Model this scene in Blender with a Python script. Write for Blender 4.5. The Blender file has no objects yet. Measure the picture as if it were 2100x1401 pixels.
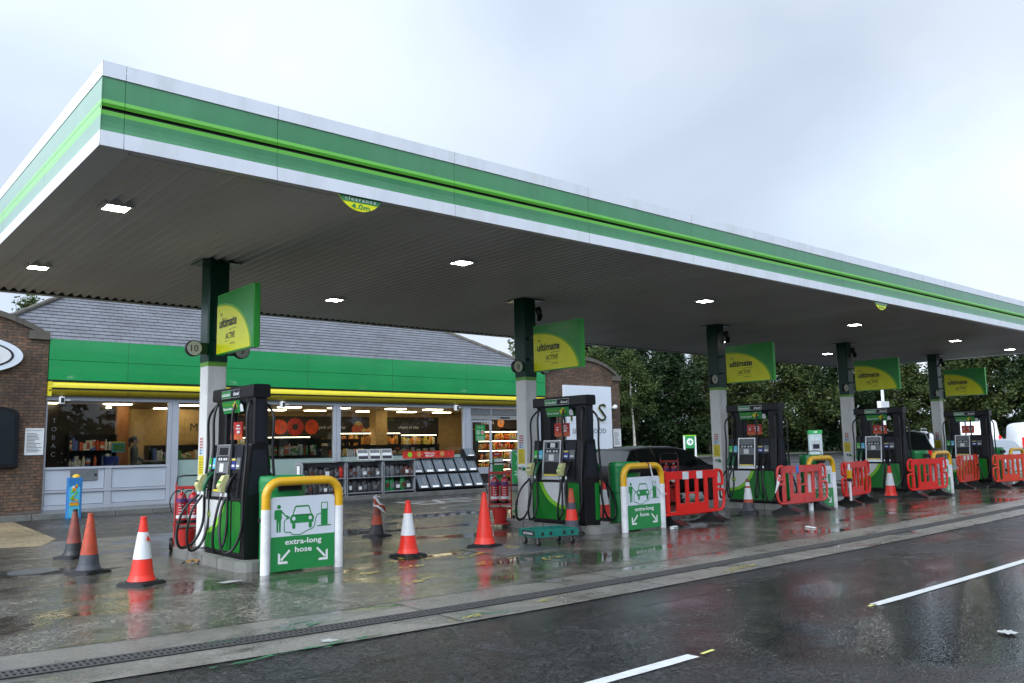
import bpy, math, random
from mathutils import Vector, Matrix, Euler
random.seed(7)
S = bpy.context.scene
C = bpy.data.collections.new("forecourt"); S.collection.children.link(C)
R = math.radians

# ------------------------------------------------------------------ camera
F_PX, YAW, PITCH, ROLL = 1732.2, 0.70831, 0.12375, -0.01857
fwd = Vector((math.sin(YAW)*math.cos(PITCH), math.cos(YAW)*math.cos(PITCH), math.sin(PITCH)))
rt = Vector((math.cos(YAW), -math.sin(YAW), 0)); up = rt.cross(fwd)
r2 = rt*math.cos(ROLL)+up*math.sin(ROLL); u2 = up*math.cos(ROLL)-rt*math.sin(ROLL)
cd = bpy.data.cameras.new("camera"); cam = bpy.data.objects.new("camera", cd); C.objects.link(cam)
cd.sensor_fit = 'HORIZONTAL'; cd.sensor_width = 36; cd.lens = F_PX/2100*36
cd.clip_start = 0.05; cd.clip_end = 2000
m = Matrix((r2, u2, -fwd)).transposed().to_4x4(); m.translation = Vector((0, 0, 1.5))
cam.matrix_world = m; S.camera = cam

# ------------------------------------------------------------------ world
W = bpy.data.worlds.new("World"); S.world = W; W.use_nodes = True
nt = W.node_tree; nt.nodes.clear()
def wn(t, **k):
    n = nt.nodes.new(t)
    for a, v in k.items(): setattr(n, a, v)
    return n
SUN_EL, SUN_AZ = 36, 257      # azimuth from +Y clockwise: behind the camera, to the left
out = wn('ShaderNodeOutputWorld'); sky = wn('ShaderNodeTexSky', sky_type='NISHITA', sun_disc=False)
sky.sun_elevation = R(SUN_EL); sky.sun_rotation = R(SUN_AZ)
bg1 = wn('ShaderNodeBackground'); bg1.inputs[1].default_value = 0.12
nt.links.new(sky.outputs[0], bg1.inputs[0])
tc = wn('ShaderNodeTexCoord'); sp = wn('ShaderNodeSeparateXYZ'); nt.links.new(tc.outputs['Generated'], sp.inputs[0])
ad = wn('ShaderNodeMath', operation='ADD'); ad.inputs[1].default_value = 0.35; nt.links.new(sp.outputs[2], ad.inputs[0])
mxz = wn('ShaderNodeMath', operation='MAXIMUM'); mxz.inputs[1].default_value = 0.12; nt.links.new(ad.outputs[0], mxz.inputs[0])
dx = wn('ShaderNodeMath', operation='DIVIDE'); dy = wn('ShaderNodeMath', operation='DIVIDE')
nt.links.new(sp.outputs[0], dx.inputs[0]); nt.links.new(mxz.outputs[0], dx.inputs[1])
nt.links.new(sp.outputs[1], dy.inputs[0]); nt.links.new(mxz.outputs[0], dy.inputs[1])
cb = wn('ShaderNodeCombineXYZ'); nt.links.new(dx.outputs[0], cb.inputs[0]); nt.links.new(dy.outputs[0], cb.inputs[1])
cb.inputs[2].default_value = 3.3
no = wn('ShaderNodeTexNoise'); no.inputs['Scale'].default_value = 1.5; no.inputs['Detail'].default_value = 6
no.inputs['Roughness'].default_value = 0.45; no.inputs['Distortion'].default_value = 0.25
nt.links.new(cb.outputs[0], no.inputs['Vector'])
cr = wn('ShaderNodeValToRGB'); nt.links.new(no.outputs[0], cr.inputs[0])
e = cr.color_ramp.elements
e[0].position = 0.30; e[0].color = (0.51, 0.58, 0.69, 1)
e[1].position = 0.72; e[1].color = (0.76, 0.83, 0.91, 1)
x = e.new(0.46); x.color = (0.59, 0.68, 0.82, 1)
x = e.new(0.58); x.color = (0.68, 0.765, 0.88, 1)
# the overcast is brightest round the hidden sun
vsun = wn('ShaderNodeVectorMath', operation='DOT_PRODUCT')
sd = Vector((math.sin(R(SUN_AZ))*math.cos(R(SUN_EL)), math.cos(R(SUN_AZ))*math.cos(R(SUN_EL)), math.sin(R(SUN_EL))))
nt.links.new(tc.outputs['Generated'], vsun.inputs[0]); vsun.inputs[1].default_value = sd
mr = wn('ShaderNodeMapRange'); mr.inputs['From Min'].default_value = 0.0; mr.inputs['From Max'].default_value = 1
mr.inputs['To Min'].default_value = 1.06; mr.inputs['To Max'].default_value = 3.6
nt.links.new(vsun.outputs['Value'], mr.inputs['Value'])
bg2 = wn('ShaderNodeBackground'); lob = cr.outputs[0]
for d, k0, amp in (((.925, .34, .20), .976, .30), ((.90, .40, .12), .97, .10), ((.02, .90, .42), .78, .13), ((.74, .58, .34), .93, -.07), ((.88, .38, .40), .95, -.06), ((.52, .72, .47), .93, .06)):
    dv = Vector(d).normalized(); v = wn('ShaderNodeVectorMath', operation='DOT_PRODUCT'); nt.links.new(tc.outputs['Generated'], v.inputs[0]); v.inputs[1].default_value = dv
    m1 = wn('ShaderNodeMapRange', interpolation_type='SMOOTHSTEP'); m1.inputs['From Min'].default_value = k0; m1.inputs['From Max'].default_value = 1.0; m1.inputs['To Min'].default_value = 1.0; m1.inputs['To Max'].default_value = 1+amp
    nt.links.new(v.outputs['Value'], m1.inputs['Value']); sc_ = wn('ShaderNodeVectorMath', operation='SCALE'); nt.links.new(lob, sc_.inputs[0]); nt.links.new(m1.outputs[0], sc_.inputs['Scale']); lob = sc_.outputs[0]
nt.links.new(lob, bg2.inputs[0]); nt.links.new(mr.outputs[0], bg2.inputs[1])
mixw = wn('ShaderNodeMixShader'); mixw.inputs[0].default_value = 0.93
nt.links.new(bg1.outputs[0], mixw.inputs[1]); nt.links.new(bg2.outputs[0], mixw.inputs[2]); nt.links.new(mixw.outputs[0], out.inputs[0])

# ------------------------------------------------------------------ sun
sl = bpy.data.lights.new("sun", 'SUN'); sl.energy = 1.3; sl.angle = R(28); sl.color = (1, 0.97, 0.92)
so = bpy.data.objects.new("sun", sl); C.objects.link(so); so.rotation_euler = sd.to_track_quat('Z', 'Y').to_euler()
V = S.view_settings; V.view_transform = 'Standard'; V.look = 'None'; V.exposure = 0.22; V.gamma = 1; V.use_curve_mapping = False
S.cycles.use_denoising = True
S.cycles.max_bounces = 7; S.cycles.transparent_max_bounces = 12; S.cycles.diffuse_bounces = 4; S.cycles.glossy_bounces = 4
S.cycles.caustics_reflective = False; S.cycles.caustics_refractive = False; S.cycles.sample_clamp_indirect = 4

# ------------------------------------------------------------------ materials
M = {}
def sinp(b, k, v):
    if k in b.inputs: b.inputs[k].default_value = v
def mat(name, col, rough=0.5, metal=0.0, var=0.08, scale=6.0, bump=0.0, bscale=40.0, coat=0.0, dirt=0.0, dcol=(0.05, 0.045, 0.04), emis=None, es=0, spec=0.5, stretch=(1, 1, 1)):
    m = bpy.data.materials.new(name); m.use_nodes = True; t = m.node_tree; N = t.nodes; L = t.links
    b = N['Principled BSDF']; sinp(b, 'Roughness', rough); sinp(b, 'Metallic', metal); sinp(b, 'Coat Weight', coat); sinp(b, 'Coat Roughness', 0.06)
    sinp(b, 'Specular IOR Level', spec)
    tc = N.new('ShaderNodeTexCoord'); mp = N.new('ShaderNodeMapping'); mp.inputs['Scale'].default_value = stretch
    L.new(tc.outputs['Object'], mp.inputs[0])
    n = N.new('ShaderNodeTexNoise'); n.inputs['Scale'].default_value = scale; n.inputs['Detail'].default_value = 5; L.new(mp.outputs[0], n.inputs['Vector'])
    r = N.new('ShaderNodeMapRange'); r.inputs['From Min'].default_value = .25; r.inputs['From Max'].default_value = .75
    r.inputs['To Min'].default_value = 1-var; r.inputs['To Max'].default_value = 1+var; L.new(n.outputs[0], r.inputs['Value'])
    h = N.new('ShaderNodeVectorMath'); h.operation = 'SCALE'; h.inputs[0].default_value = col[:3]; L.new(r.outputs[0], h.inputs['Scale'])
    src = h.outputs[0]
    if dirt > 0:
        n2 = N.new('ShaderNodeTexNoise'); n2.inputs['Scale'].default_value = scale*0.7; n2.inputs['Detail'].default_value = 8; n2.inputs['Roughness'].default_value = .7; L.new(mp.outputs[0], n2.inputs['Vector'])
        r2_ = N.new('ShaderNodeMapRange'); r2_.inputs['From Min'].default_value = .48; r2_.inputs['From Max'].default_value = .75
        r2_.inputs['To Max'].default_value = dirt; L.new(n2.outputs[0], r2_.inputs['Value'])
        mx = N.new('ShaderNodeMix'); mx.data_type = 'RGBA'; L.new(r2_.outputs[0], mx.inputs[0]); L.new(src, mx.inputs[6]); mx.inputs[7].default_value = (*dcol, 1); src = mx.outputs[2]
    L.new(src, b.inputs['Base Color'])
    if bump > 0:
        nb = N.new('ShaderNodeTexNoise'); nb.inputs['Scale'].default_value = bscale; nb.inputs['Detail'].default_value = 4; L.new(mp.outputs[0], nb.inputs['Vector'])
        bp = N.new('ShaderNodeBump'); bp.inputs['Strength'].default_value = bump; bp.inputs['Distance'].default_value = 0.01; L.new(nb.outputs[0], bp.inputs['Height']); L.new(bp.outputs[0], b.inputs['Normal'])
    if emis:
        sinp(b, 'Emission Color', (*emis, 1)); sinp(b, 'Emission Strength', es)
    M[name] = m; return m

mat('white_fascia', (.76, .79, .84), .35, var=.05, scale=1.8, dirt=.45, dcol=(.48, .50, .47), coat=.15, stretch=(2.2, 2.2, .3))
mat('green_fascia', (.035, .24, .085), .22, var=.12, scale=1.3, coat=.6, dirt=.45, dcol=(.11, .27, .18), stretch=(2.4, 2.4, .3))
mat('lime_fascia', (.13, .50, .05), .3, var=.05, scale=2, coat=.3)
mat('dark_groove', (.012, .02, .012), .6)
mat('soffit', (.50, .51, .53), .36, var=.16, scale=.8, dirt=.4, dcol=(.42, .42, .40), stretch=(1, .25, 1))
mat('roof_deck', (.25, .25, .25), .7)
mat('lamp_lens', (.9, .9, .85), .3, emis=(1, 1, .93), es=38)
mat('shop_lamp', (.9, .9, .8), .3, emis=(1, .86, .60), es=10)
mat('shop_lamp_blue', (.6, .9, .9), .3, emis=(.3, .9, 1), es=3)
mat('lamp_frame', (.6, .61, .6), .5)
mat('pillar_green', (.002, .048, .026), .26, var=.12, scale=2, spec=.25)
mat('pillar_lime', (.16, .42, .04), .35)
mat('pillar_white', (.84, .84, .82), .42, var=.07, scale=2.5, dirt=.5, dcol=(.22, .21, .2), stretch=(1, 1, .5))
mat('sign_grey', (.62, .63, .60), .5)
mat('black_text', (.015, .015, .018), .5)
mat('grey_text', (.035, .035, .05), .5, spec=.3)
mat('white_text', (.85, .87, .86), .45)
mat('sign_green', (.006, .30, .025), .25, var=.05, spec=.4)
mat('sign_green2', (.03, .50, .04), .3, var=.05, spec=.4)
mat('sign_yellow', (.86, .88, .012), .3, var=.05, spec=.35)
mat('sign_lime', (.16, .48, .015), .3, spec=.35)
mat('pump_black', (.009, .0095, .011), .34, var=.3, scale=4, bump=.05, spec=.28)
mat('pump_slate', (.016, .018, .026), .42, var=.2, scale=3, spec=.25)
mat('pump_green', (.006, .19, .022), .2, var=.08, coat=.15, dirt=.15, dcol=(.01, .06, .02))
mat('pump_white', (.72, .74, .74), .3, var=.04, coat=.4, dirt=.15, dcol=(.3, .3, .28))
mat('pump_lime', (.22, .58, .03), .25, coat=.4)
mat('silver', (.52, .53, .54), .3, metal=.7, var=.1, scale=12)
mat('mid_grey', (.16, .17, .18), .4, var=.15)
mat('dark_screen', (.02, .025, .03), .1)
mat('paper', (.75, .77, .78), .6, var=.05)
mat('red_sign', (.50, .03, .02), .35, var=.5, scale=9)
mat('orange_sign', (.65, .13, .04), .4, var=.2)
mat('rubber', (.012, .012, .013), .33, var=.2, bump=.1)
mat('chrome', (.7, .7, .7), .15, metal=1)
mat('tape_yellow', (.75, .62, .03), .4)
mat('nozzle_green', (.01, .12, .05), .3)
mat('nozzle_tag', (.66, .64, .30), .4, var=.2, scale=20)
mat('blue_sticker', (.02, .04, .25), .4)
mat('kerb', (.20, .20, .185), .42, var=.22, scale=5, bump=.35, bscale=60, dirt=.6, dcol=(.07, .075, .06))
mat('hoop_yellow', (.80, .44, .012), .32, var=.06, scale=5, coat=.2, dirt=.35, dcol=(.35, .22, .04))
mat('hoop_white', (.82, .83, .84), .4, var=.06, scale=5, dirt=.45, dcol=(.25, .22, .2))
mat('plate_white', (.74, .79, .86), .3, var=.03, coat=.2)
mat('plate_green', (.025, .27, .07), .3, var=.05, coat=.2)
mat('bin_green', (.012, .235, .06), .3, var=.1, scale=3, coat=.2, dirt=.2, dcol=(.01, .1, .04))
mat('cone_red', (.88, .030, .012), .36, var=.08, scale=9, dirt=.45, dcol=(.42, .06, .04), bump=.1)
mat('cone_old', (.52, .07, .025), .5, var=.25, scale=9, dirt=.7, dcol=(.10, .05, .045), bump=.2)
mat('cone_dirty', (.28, .065, .045), .55, var=.35, scale=8, dirt=.9, dcol=(.05, .045, .05), bump=.2)
mat('cone_white', (.74, .76, .78), .4, var=.05, scale=11, dirt=.4, dcol=(.42, .41, .38))
mat('cone_base', (.022, .023, .026), .42, var=.3, scale=9, bump=.2)
mat('cone_grey', (.06, .065, .08), .55, var=.3, scale=9)
mat('barrier_red', (.78, .014, .008), .38, var=.12, scale=3, dirt=.25, dcol=(.3, .05, .03))
mat('barrier_orange', (.74, .05, .018), .42, var=.15, scale=3, dirt=.3, dcol=(.4, .12, .08))
mat('barrier_pink', (.66, .055, .05), .5, var=.25, scale=6, dirt=.38, dcol=(.5, .36, .34))
mat('trolley_red', (.42, .018, .015), .35, var=.15, coat=.3)
mat('bucket_red', (.48, .02, .015), .3, var=.1, coat=.3)
mat('ext_purple', (.10, .03, .16), .4)
mat('ext_red', (.45, .015, .02), .25, coat=.4)
mat('dolly_teal', (.01, .17, .13), .42, var=.25, scale=9, dirt=.3, dcol=(.02, .05, .05))
mat('leaf_brown', (.36, .20, .08), .6, var=.3, scale=30)
mat('frame_grey', (.44, .47, .53), .35, var=.06, scale=2)
mat('panel_grey', (.50, .55, .62), .4, var=.06, scale=1.5)
mat('frosted', (.34, .46, .42), .45, var=.05)
mat('shop_green', (.012, .30, .085), .28, var=.1, scale=1.1, coat=.4, dirt=.15, dcol=(.02, .2, .08))
mat('shop_yellow', (.78, .66, .03), .35, var=.06)
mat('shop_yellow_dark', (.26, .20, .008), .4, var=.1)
mat('coping', (.10, .09, .072), .7, var=.3, scale=4, bump=.4)
mat('sign_white', (.74, .79, .86), .35, var=.03)
mat('interior_cream', (.42, .27, .10), .7, var=.15)
mat('interior_ceiling', (.48, .34, .17), .75, var=.1)
mat('interior_dark', (.020, .015, .012), .6, var=.5, scale=3)
mat('wood_brown', (.28, .11, .035), .5, var=.25, stretch=(1, 1, .2))
mat('interior_floor', (.10, .085, .06), .25, var=.2)
mat('poster_tomato', (.75, .07, .01), .5, var=.5, scale=3)
mat('poster_food', (.55, .22, .06), .5, var=.8, scale=9)
mat('food_orange', (.85, .30, .06), .5, var=.7, scale=14)
mat('display_black', (.012, .013, .016), .35, var=.2, spec=.3)
mat('display_clear', (.09, .115, .14), .1, var=.25, scale=5, coat=.5)
mat('price_white', (.8, .8, .8), .5)
mat('rack_grey', (.30, .32, .35), .4, var=.1, metal=.2)
mat('poster_blue', (.02, .25, .75), .35, var=.2)
mat('poster_pink', (.75, .08, .35), .4)
mat('poster_cyan', (.10, .55, .75), .4)
mat('car_black', (.008, .008, .010), .38, coat=0, spec=.16)
mat('car_navy', (.02, .012, .03), .2, coat=1)
mat('car_silver', (.38, .42, .45), .25, metal=.5, coat=1)
mat('car_grey', (.10, .11, .12), .25, metal=.3, coat=1)
mat('van_white', (.78, .80, .82), .3, coat=.6, dirt=.2, dcol=(.4, .4, .4))
mat('car_glass', (.012, .018, .018), .06, spec=.5)
mat('tail_red', (.65, .02, .015), .2, coat=1, emis=(.8, .02, .01), es=.35)
mat('amber', (.8, .3, .03), .2, coat=1)
mat('plate_yellow', (.75, .62, .08), .4)
mat('leather', (.12, .04, .03), .45, var=.6, scale=30)
mat('tyre', (.015, .015, .016), .6)
mat('bark_white', (.62, .58, .50), .8, var=.5, scale=5, stretch=(1, 1, .3))
mat('bark', (.07, .055, .04), .85, var=.3)
mat('line_faded', (.26, .27, .27), .35, var=.2, scale=12, dirt=.6, dcol=(.06, .06, .06))
mat('line_white', (.62, .64, .63), .32, var=.1, scale=12, dirt=.35, dcol=(.2, .2, .2), bump=.3, bscale=90)
mat('line_yellow', (.62, .62, .18), .4)
mat('worn_yellow', (.50, .40, .07), .22, var=.3, scale=16, dirt=1.0, dcol=(.10, .092, .070))
mat('skin', (.45, .25, .17), .5)
mat('hair', (.03, .02, .015), .6)
mat('cloth_dark', (.03, .04, .04), .8)
mat('sign_teal', (.03, .30, .14), .35)
mat('sign_blue', (.04, .22, .55), .35)
mat('machine_grey', (.35, .42, .42), .45, var=.2)
mat('pole_white', (.75, .76, .76), .4)
mat('grate', (.05, .05, .048), .45)
mat('grate_void', (.010, .010, .010), .8)
mat('joint', (.02, .02, .018), .5)
mat('paint_green', (.02, .14, .06), .3, var=.4)
mat('manhole', (.07, .075, .08), .35, var=.3, bump=.3)
mat('stain_white', (.40, .42, .40), .4, dirt=.5, dcol=(.2, .2, .2), scale=20)

def leafmat(name, c1, c2, tr=.25):
    m = bpy.data.materials.new(name); m.use_nodes = True; t = m.node_tree; N = t.nodes; L = t.links; b = N['Principled BSDF']
    g = N.new('ShaderNodeNewGeometry'); r = N.new('ShaderNodeValToRGB'); L.new(g.outputs['Random Per Island'], r.inputs[0])
    r.color_ramp.elements[0].color = (*c1, 1); r.color_ramp.elements[1].color = (*c2, 1)
    L.new(r.outputs[0], b.inputs['Base Color']); sinp(b, 'Roughness', .6); sinp(b, 'Specular IOR Level', .18)
    M[name] = m
leafmat('leaf_birch', (.03, .055, .014), (.09, .12, .035))
leafmat('leaf_dark', (.007, .020, .007), (.030, .053, .016))
leafmat('leaf_mid', (.013, .028, .007), (.068, .086, .022))
leafmat('leaf_bush', (.05, .10, .02), (.13, .20, .04))

# brick, slate, glass, wet grounds
def brickmat(name, ax, c1, c2, mortar, voff=0.0, bw=.225, bh=.075, ms=.010, rough=.8, bias=0.0, grime=.45, zs=(0, 0, 1), bump=.5, wet=0):
    m = bpy.data.materials.new(name); m.use_nodes = True; t = m.node_tree; N = t.nodes; L = t.links; b = N['Principled BSDF']
    tc = N.new('ShaderNodeTexCoord'); d1 = N.new('ShaderNodeVectorMath'); d1.operation = 'DOT_PRODUCT'; d1.inputs[1].default_value = ax
    d2 = N.new('ShaderNodeVectorMath'); d2.operation = 'DOT_PRODUCT'; d2.inputs[1].default_value = zs
    L.new(tc.outputs['Object'], d1.inputs[0]); L.new(tc.outputs['Object'], d2.inputs[0])
    cb = N.new('ShaderNodeCombineXYZ'); L.new(d1.outputs['Value'], cb.inputs[0]); sb = N.new('ShaderNodeMath'); sb.operation = 'SUBTRACT'; sb.inputs[1].default_value = voff; L.new(d2.outputs['Value'], sb.inputs[0]); L.new(sb.outputs[0], cb.inputs[1])
    br = N.new('ShaderNodeTexBrick'); L.new(cb.outputs[0], br.inputs['Vector'])
    br.inputs['Scale'].default_value = 1; br.inputs['Brick Width'].default_value = bw; br.inputs['Row Height'].default_value = bh
    br.inputs['Mortar Size'].default_value = ms; br.inputs['Mortar Smooth'].default_value = .2; br.inputs['Bias'].default_value = bias
    br.inputs['Color1'].default_value = (*c1, 1); br.inputs['Color2'].default_value = (*c2, 1); br.inputs['Mortar'].default_value = (*mortar, 1)
    n = N.new('ShaderNodeTexNoise'); n.inputs['Scale'].default_value = 1.3; n.inputs['Detail'].default_value = 6; L.new(tc.outputs['Object'], n.inputs['Vector'])
    n2 = N.new('ShaderNodeTexNoise'); n2.inputs['Scale'].default_value = 14; n2.inputs['Detail'].default_value = 3; L.new(tc.outputs['Object'], n2.inputs['Vector'])
    a = N.new('ShaderNodeMath'); a.operation = 'MULTIPLY'; L.new(n.outputs[0], a.inputs[0]); L.new(n2.outputs[0], a.inputs[1])
    r = N.new('ShaderNodeMapRange'); r.inputs['From Min'].default_value = .12; r.inputs['From Max'].default_value = .42; r.inputs['To Min'].default_value = 1-grime; r.inputs['To Max'].default_value = 1+grime
    L.new(a.outputs[0], r.inputs['Value'])
    s = N.new('ShaderNodeVectorMath'); s.operation = 'SCALE'; L.new(br.outputs['Color'], s.inputs[0]); L.new(r.outputs[0], s.inputs['Scale']); L.new(s.outputs[0], b.inputs['Base Color'])
    sinp(b, 'Roughness', rough)
    bp = N.new('ShaderNodeBump'); bp.invert = True; bp.inputs['Strength'].default_value = bump; bp.inputs['Distance'].default_value = .01; L.new(br.outputs['Fac'], bp.inputs['Height']); L.new(bp.outputs[0], b.inputs['Normal'])
    M[name] = m
brickmat('brick', (1, 1, 0), (.185, .098, .056), (.10, .066, .045), (.05, .043, .036))
brickmat('slate', (1, 0, 0), (.125, .135, .155), (.105, .11, .13), (.02, .02, .024), voff=23.012, bw=.34, bh=.235, ms=.008, rough=.42, grime=.3, zs=(0, .8575, .5145), bump=.6)

def glassmat(name, tint=(.8, .84, .82), base=.06):
    m = bpy.data.materials.new(name); m.use_nodes = True; t = m.node_tree; N = t.nodes; L = t.links; N.clear()
    o = N.new('ShaderNodeOutputMaterial'); tr = N.new('ShaderNodeBsdfTransparent'); tr.inputs[0].default_value = (*tint, 1)
    gl = N.new('ShaderNodeBsdfGlossy'); gl.inputs['Roughness'].default_value = .01
    fr = N.new('ShaderNodeFresnel'); fr.inputs[0].default_value = 1.5
    mp = N.new('ShaderNodeMath'); mp.operation = 'MULTIPLY_ADD'; mp.inputs[1].default_value = 1.0; mp.inputs[2].default_value = base-.03; L.new(fr.outputs[0], mp.inputs[0])
    mx = N.new('ShaderNodeMixShader'); L.new(mp.outputs[0], mx.inputs[0]); L.new(tr.outputs[0], mx.inputs[1]); L.new(gl.outputs[0], mx.inputs[2]); L.new(mx.outputs[0], o.inputs[0])
    M[name] = m
glassmat('glass', (.8, .84, .82), .05); glassmat('glass_dark', (.16, .2, .19), .08)

def wetmat(name, c1, c2, grain, gscale, rmin, rmax, pscale, plo, phi, bump=.3, stain=None, ripple=.02, wets=(), pr=.12, pb=.03):
    """wet paving: aggregate grain, damp areas and standing-water patches"""
    m = bpy.data.materials.new(name); m.use_nodes = True; t = m.node_tree; N = t.nodes; L = t.links; b = N['Principled BSDF']
    tc = N.new('ShaderNodeTexCoord'); P = tc.outputs['Object']
    def noise(sc, det=4, ro=.5, vec=P, dist=0):
        n = N.new('ShaderNodeTexNoise'); n.inputs['Scale'].default_value = sc; n.inputs['Detail'].default_value = det; n.inputs['Roughness'].default_value = ro
        n.inputs['Distortion'].default_value = dist; L.new(vec, n.inputs['Vector']); return n.outputs[0]
    def rng(v, a, b_, c, d):
        r = N.new('ShaderNodeMapRange'); L.new(v, r.inputs['Value'])
        for i, q in zip((1, 2, 3, 4), (a, b_, c, d)): r.inputs[i].default_value = q
        return r.outputs[0]
    def mix(f, a, b_):
        x = N.new('ShaderNodeMix'); x.data_type = 'RGBA'; L.new(f, x.inputs[0])
        for i, q in ((6, a), (7, b_)):
            if isinstance(q, tuple): x.inputs[i].default_value = (*q, 1)
            else: L.new(q, x.inputs[i])
        return x.outputs[2]
    big = noise(.35, 5, .55); med = noise(2.2, 5, .6); fine = noise(gscale, 2, .6)
    mp = N.new('ShaderNodeMapping'); mp.inputs['Scale'].default_value = (pscale, pscale*2.2, 1); L.new(P, mp.inputs[0])
    pud = noise(1, 5, .5, mp.outputs[0], .3)
    for (wx, wy, wr, wa) in wets:      # hollows of the surface that hold more water
        dn = N.new('ShaderNodeVectorMath'); dn.operation = 'DISTANCE'; L.new(P, dn.inputs[0]); dn.inputs[1].default_value = (wx, wy, 0)
        an = N.new('ShaderNodeMath'); an.operation = 'ADD'; L.new(pud, an.inputs[0]); L.new(rng(dn.outputs['Value'], 0, wr, wa, 0), an.inputs[1]); pud = an.outputs[0]
    puddle = rng(pud, plo, phi, 0, 1)
    vo = N.new('ShaderNodeTexVoronoi'); vo.inputs['Scale'].default_value = gscale; L.new(P, vo.inputs['Vector'])
    colc = N.new('ShaderNodeSeparateColor'); L.new(vo.outputs['Color'], colc.inputs[0])
    vo2 = N.new('ShaderNodeTexVoronoi'); vo2.inputs['Scale'].default_value = gscale*.45; L.new(P, vo2.inputs['Vector']); c2_ = N.new('ShaderNodeSeparateColor'); L.new(vo2.outputs['Color'], c2_.inputs[0])
    gm = N.new('ShaderNodeMath'); gm.operation = 'MULTIPLY'; L.new(rng(colc.outputs[0], 0, 1, 1-grain, 1+grain*1.3), gm.inputs[0]); L.new(rng(c2_.outputs[1], 0, 1, 1-grain*.5, 1+grain*.5), gm.inputs[1]); g = gm.outputs[0]
    base = mix(rng(med, .35, .65, 0, 1), c1, c2)
    s = N.new('ShaderNodeVectorMath'); s.operation = 'SCALE'; L.new(base, s.inputs[0]); L.new(g, s.inputs['Scale'])
    s2 = N.new('ShaderNodeVectorMath'); s2.operation = 'SCALE'; L.new(s.outputs[0], s2.inputs[0]); L.new(rng(big, .3, .7, .7, 1.25), s2.inputs['Scale'])
    col = s2.outputs[0]
    if stain:
        st = noise(1.1, 6, .65, P, .6); col = mix(rng(st, .56, .70, 0, .75), col, stain)
    dk = N.new('ShaderNodeVectorMath'); dk.operation = 'SCALE'; L.new(col, dk.inputs[0]); L.new(rng(puddle, 0, 1, 1, .55), dk.inputs['Scale'])
    L.new(dk.outputs[0], b.inputs['Base Color'])
    rr = N.new('ShaderNodeMath'); rr.operation = 'MULTIPLY'; L.new(rng(med, .3, .7, rmin, rmax), rr.inputs[0]); L.new(rng(puddle, 0, 1, 1, pr), rr.inputs[1])
    L.new(rr.outputs[0], b.inputs['Roughness']); sinp(b, 'IOR', 1.40)
    inv = rng(puddle, 0, 1, 1, pb)
    hb = N.new('ShaderNodeMath'); hb.operation = 'MULTIPLY'; L.new(inv, hb.inputs[1])
    L.new(vo.outputs['Distance'], hb.inputs[0])
    rip = N.new('ShaderNodeMath'); rip.operation = 'MULTIPLY_ADD'; L.new(noise(9, 2, .5), rip.inputs[0]); rip.inputs[1].default_value = ripple; L.new(hb.outputs[0], rip.inputs[2])
    bp = N.new('ShaderNodeBump'); bp.inputs['Strength'].default_value = bump; bp.inputs['Distance'].default_value = .01; L.new(rip.outputs[0], bp.inputs['Height']); L.new(bp.outputs[0], b.inputs['Normal'])
    M[name] = m
wetmat('asphalt', (.012, .0125, .013), (.026, .0265, .027), .95, 58, .24, .44, .26, .50, .80, bump=.6, ripple=.06, wets=((8.8, 2.2, 4.6, .58), (6.2, 3.0, 1.6, .10), (14.0, 4.2, 3.0, .18), (9.0, 17.5, 4, .3)), pr=.20, pb=.16)
wetmat('concrete', (.064, .060, .048), (.122, .114, .092), .75, 52, .09, .27, .42, .43, .61, bump=.27, stain=(.036, .034, .030), ripple=.10, pr=.15)
wetmat('channel_concrete', (.13, .125, .108), (.19, .18, .16), .25, 80, .22, .42, .8, .55, .66, bump=.25, stain=(.08, .085, .06), ripple=.05)
wetmat('pavement', (.07, .07, .068), (.10, .10, .095), .25, 60, .2, .4, .6, .5, .62, bump=.2, ripple=.05)
wetmat('aggregate', (.20, .155, .085), (.26, .20, .12), .5, 45, .3, .5, .5, .6, .75, bump=.5)
wetmat('grass', (.05, .085, .02), (.09, .11, .03), .5, 12, .7, .9, .5, .9, .95, bump=.5)

# ------------------------------------------------------------------ mesh builder
_txt = {}
def text_mesh(s, bold=0.0, space=1.0, shear=0.0):
    k = (s, bold, space, shear)
    if k in _txt: return _txt[k]
    c = bpy.data.curves.new('t', 'FONT'); c.body = s; c.align_x = 'CENTER'; c.offset = bold; c.resolution_u = 2; c.space_character = space; c.shear = shear
    o = bpy.data.objects.new('t', c); C.objects.link(o); dg = bpy.context.evaluated_depsgraph_get()
    me = bpy.data.meshes.new_from_object(o.evaluated_get(dg))
    vs = [(v.co.x, v.co.y) for v in me.vertices]; fs = [tuple(p.vertices) for p in me.polygons]
    bpy.data.objects.remove(o); bpy.data.curves.remove(c); bpy.data.meshes.remove(me)
    xs = [v[0] for v in vs] or [0]; w = max(xs)-min(xs); mid = (max(xs)+min(xs))/2
    _txt[k] = ([(a-mid, b) for a, b in vs], fs, w); return _txt[k]

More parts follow.
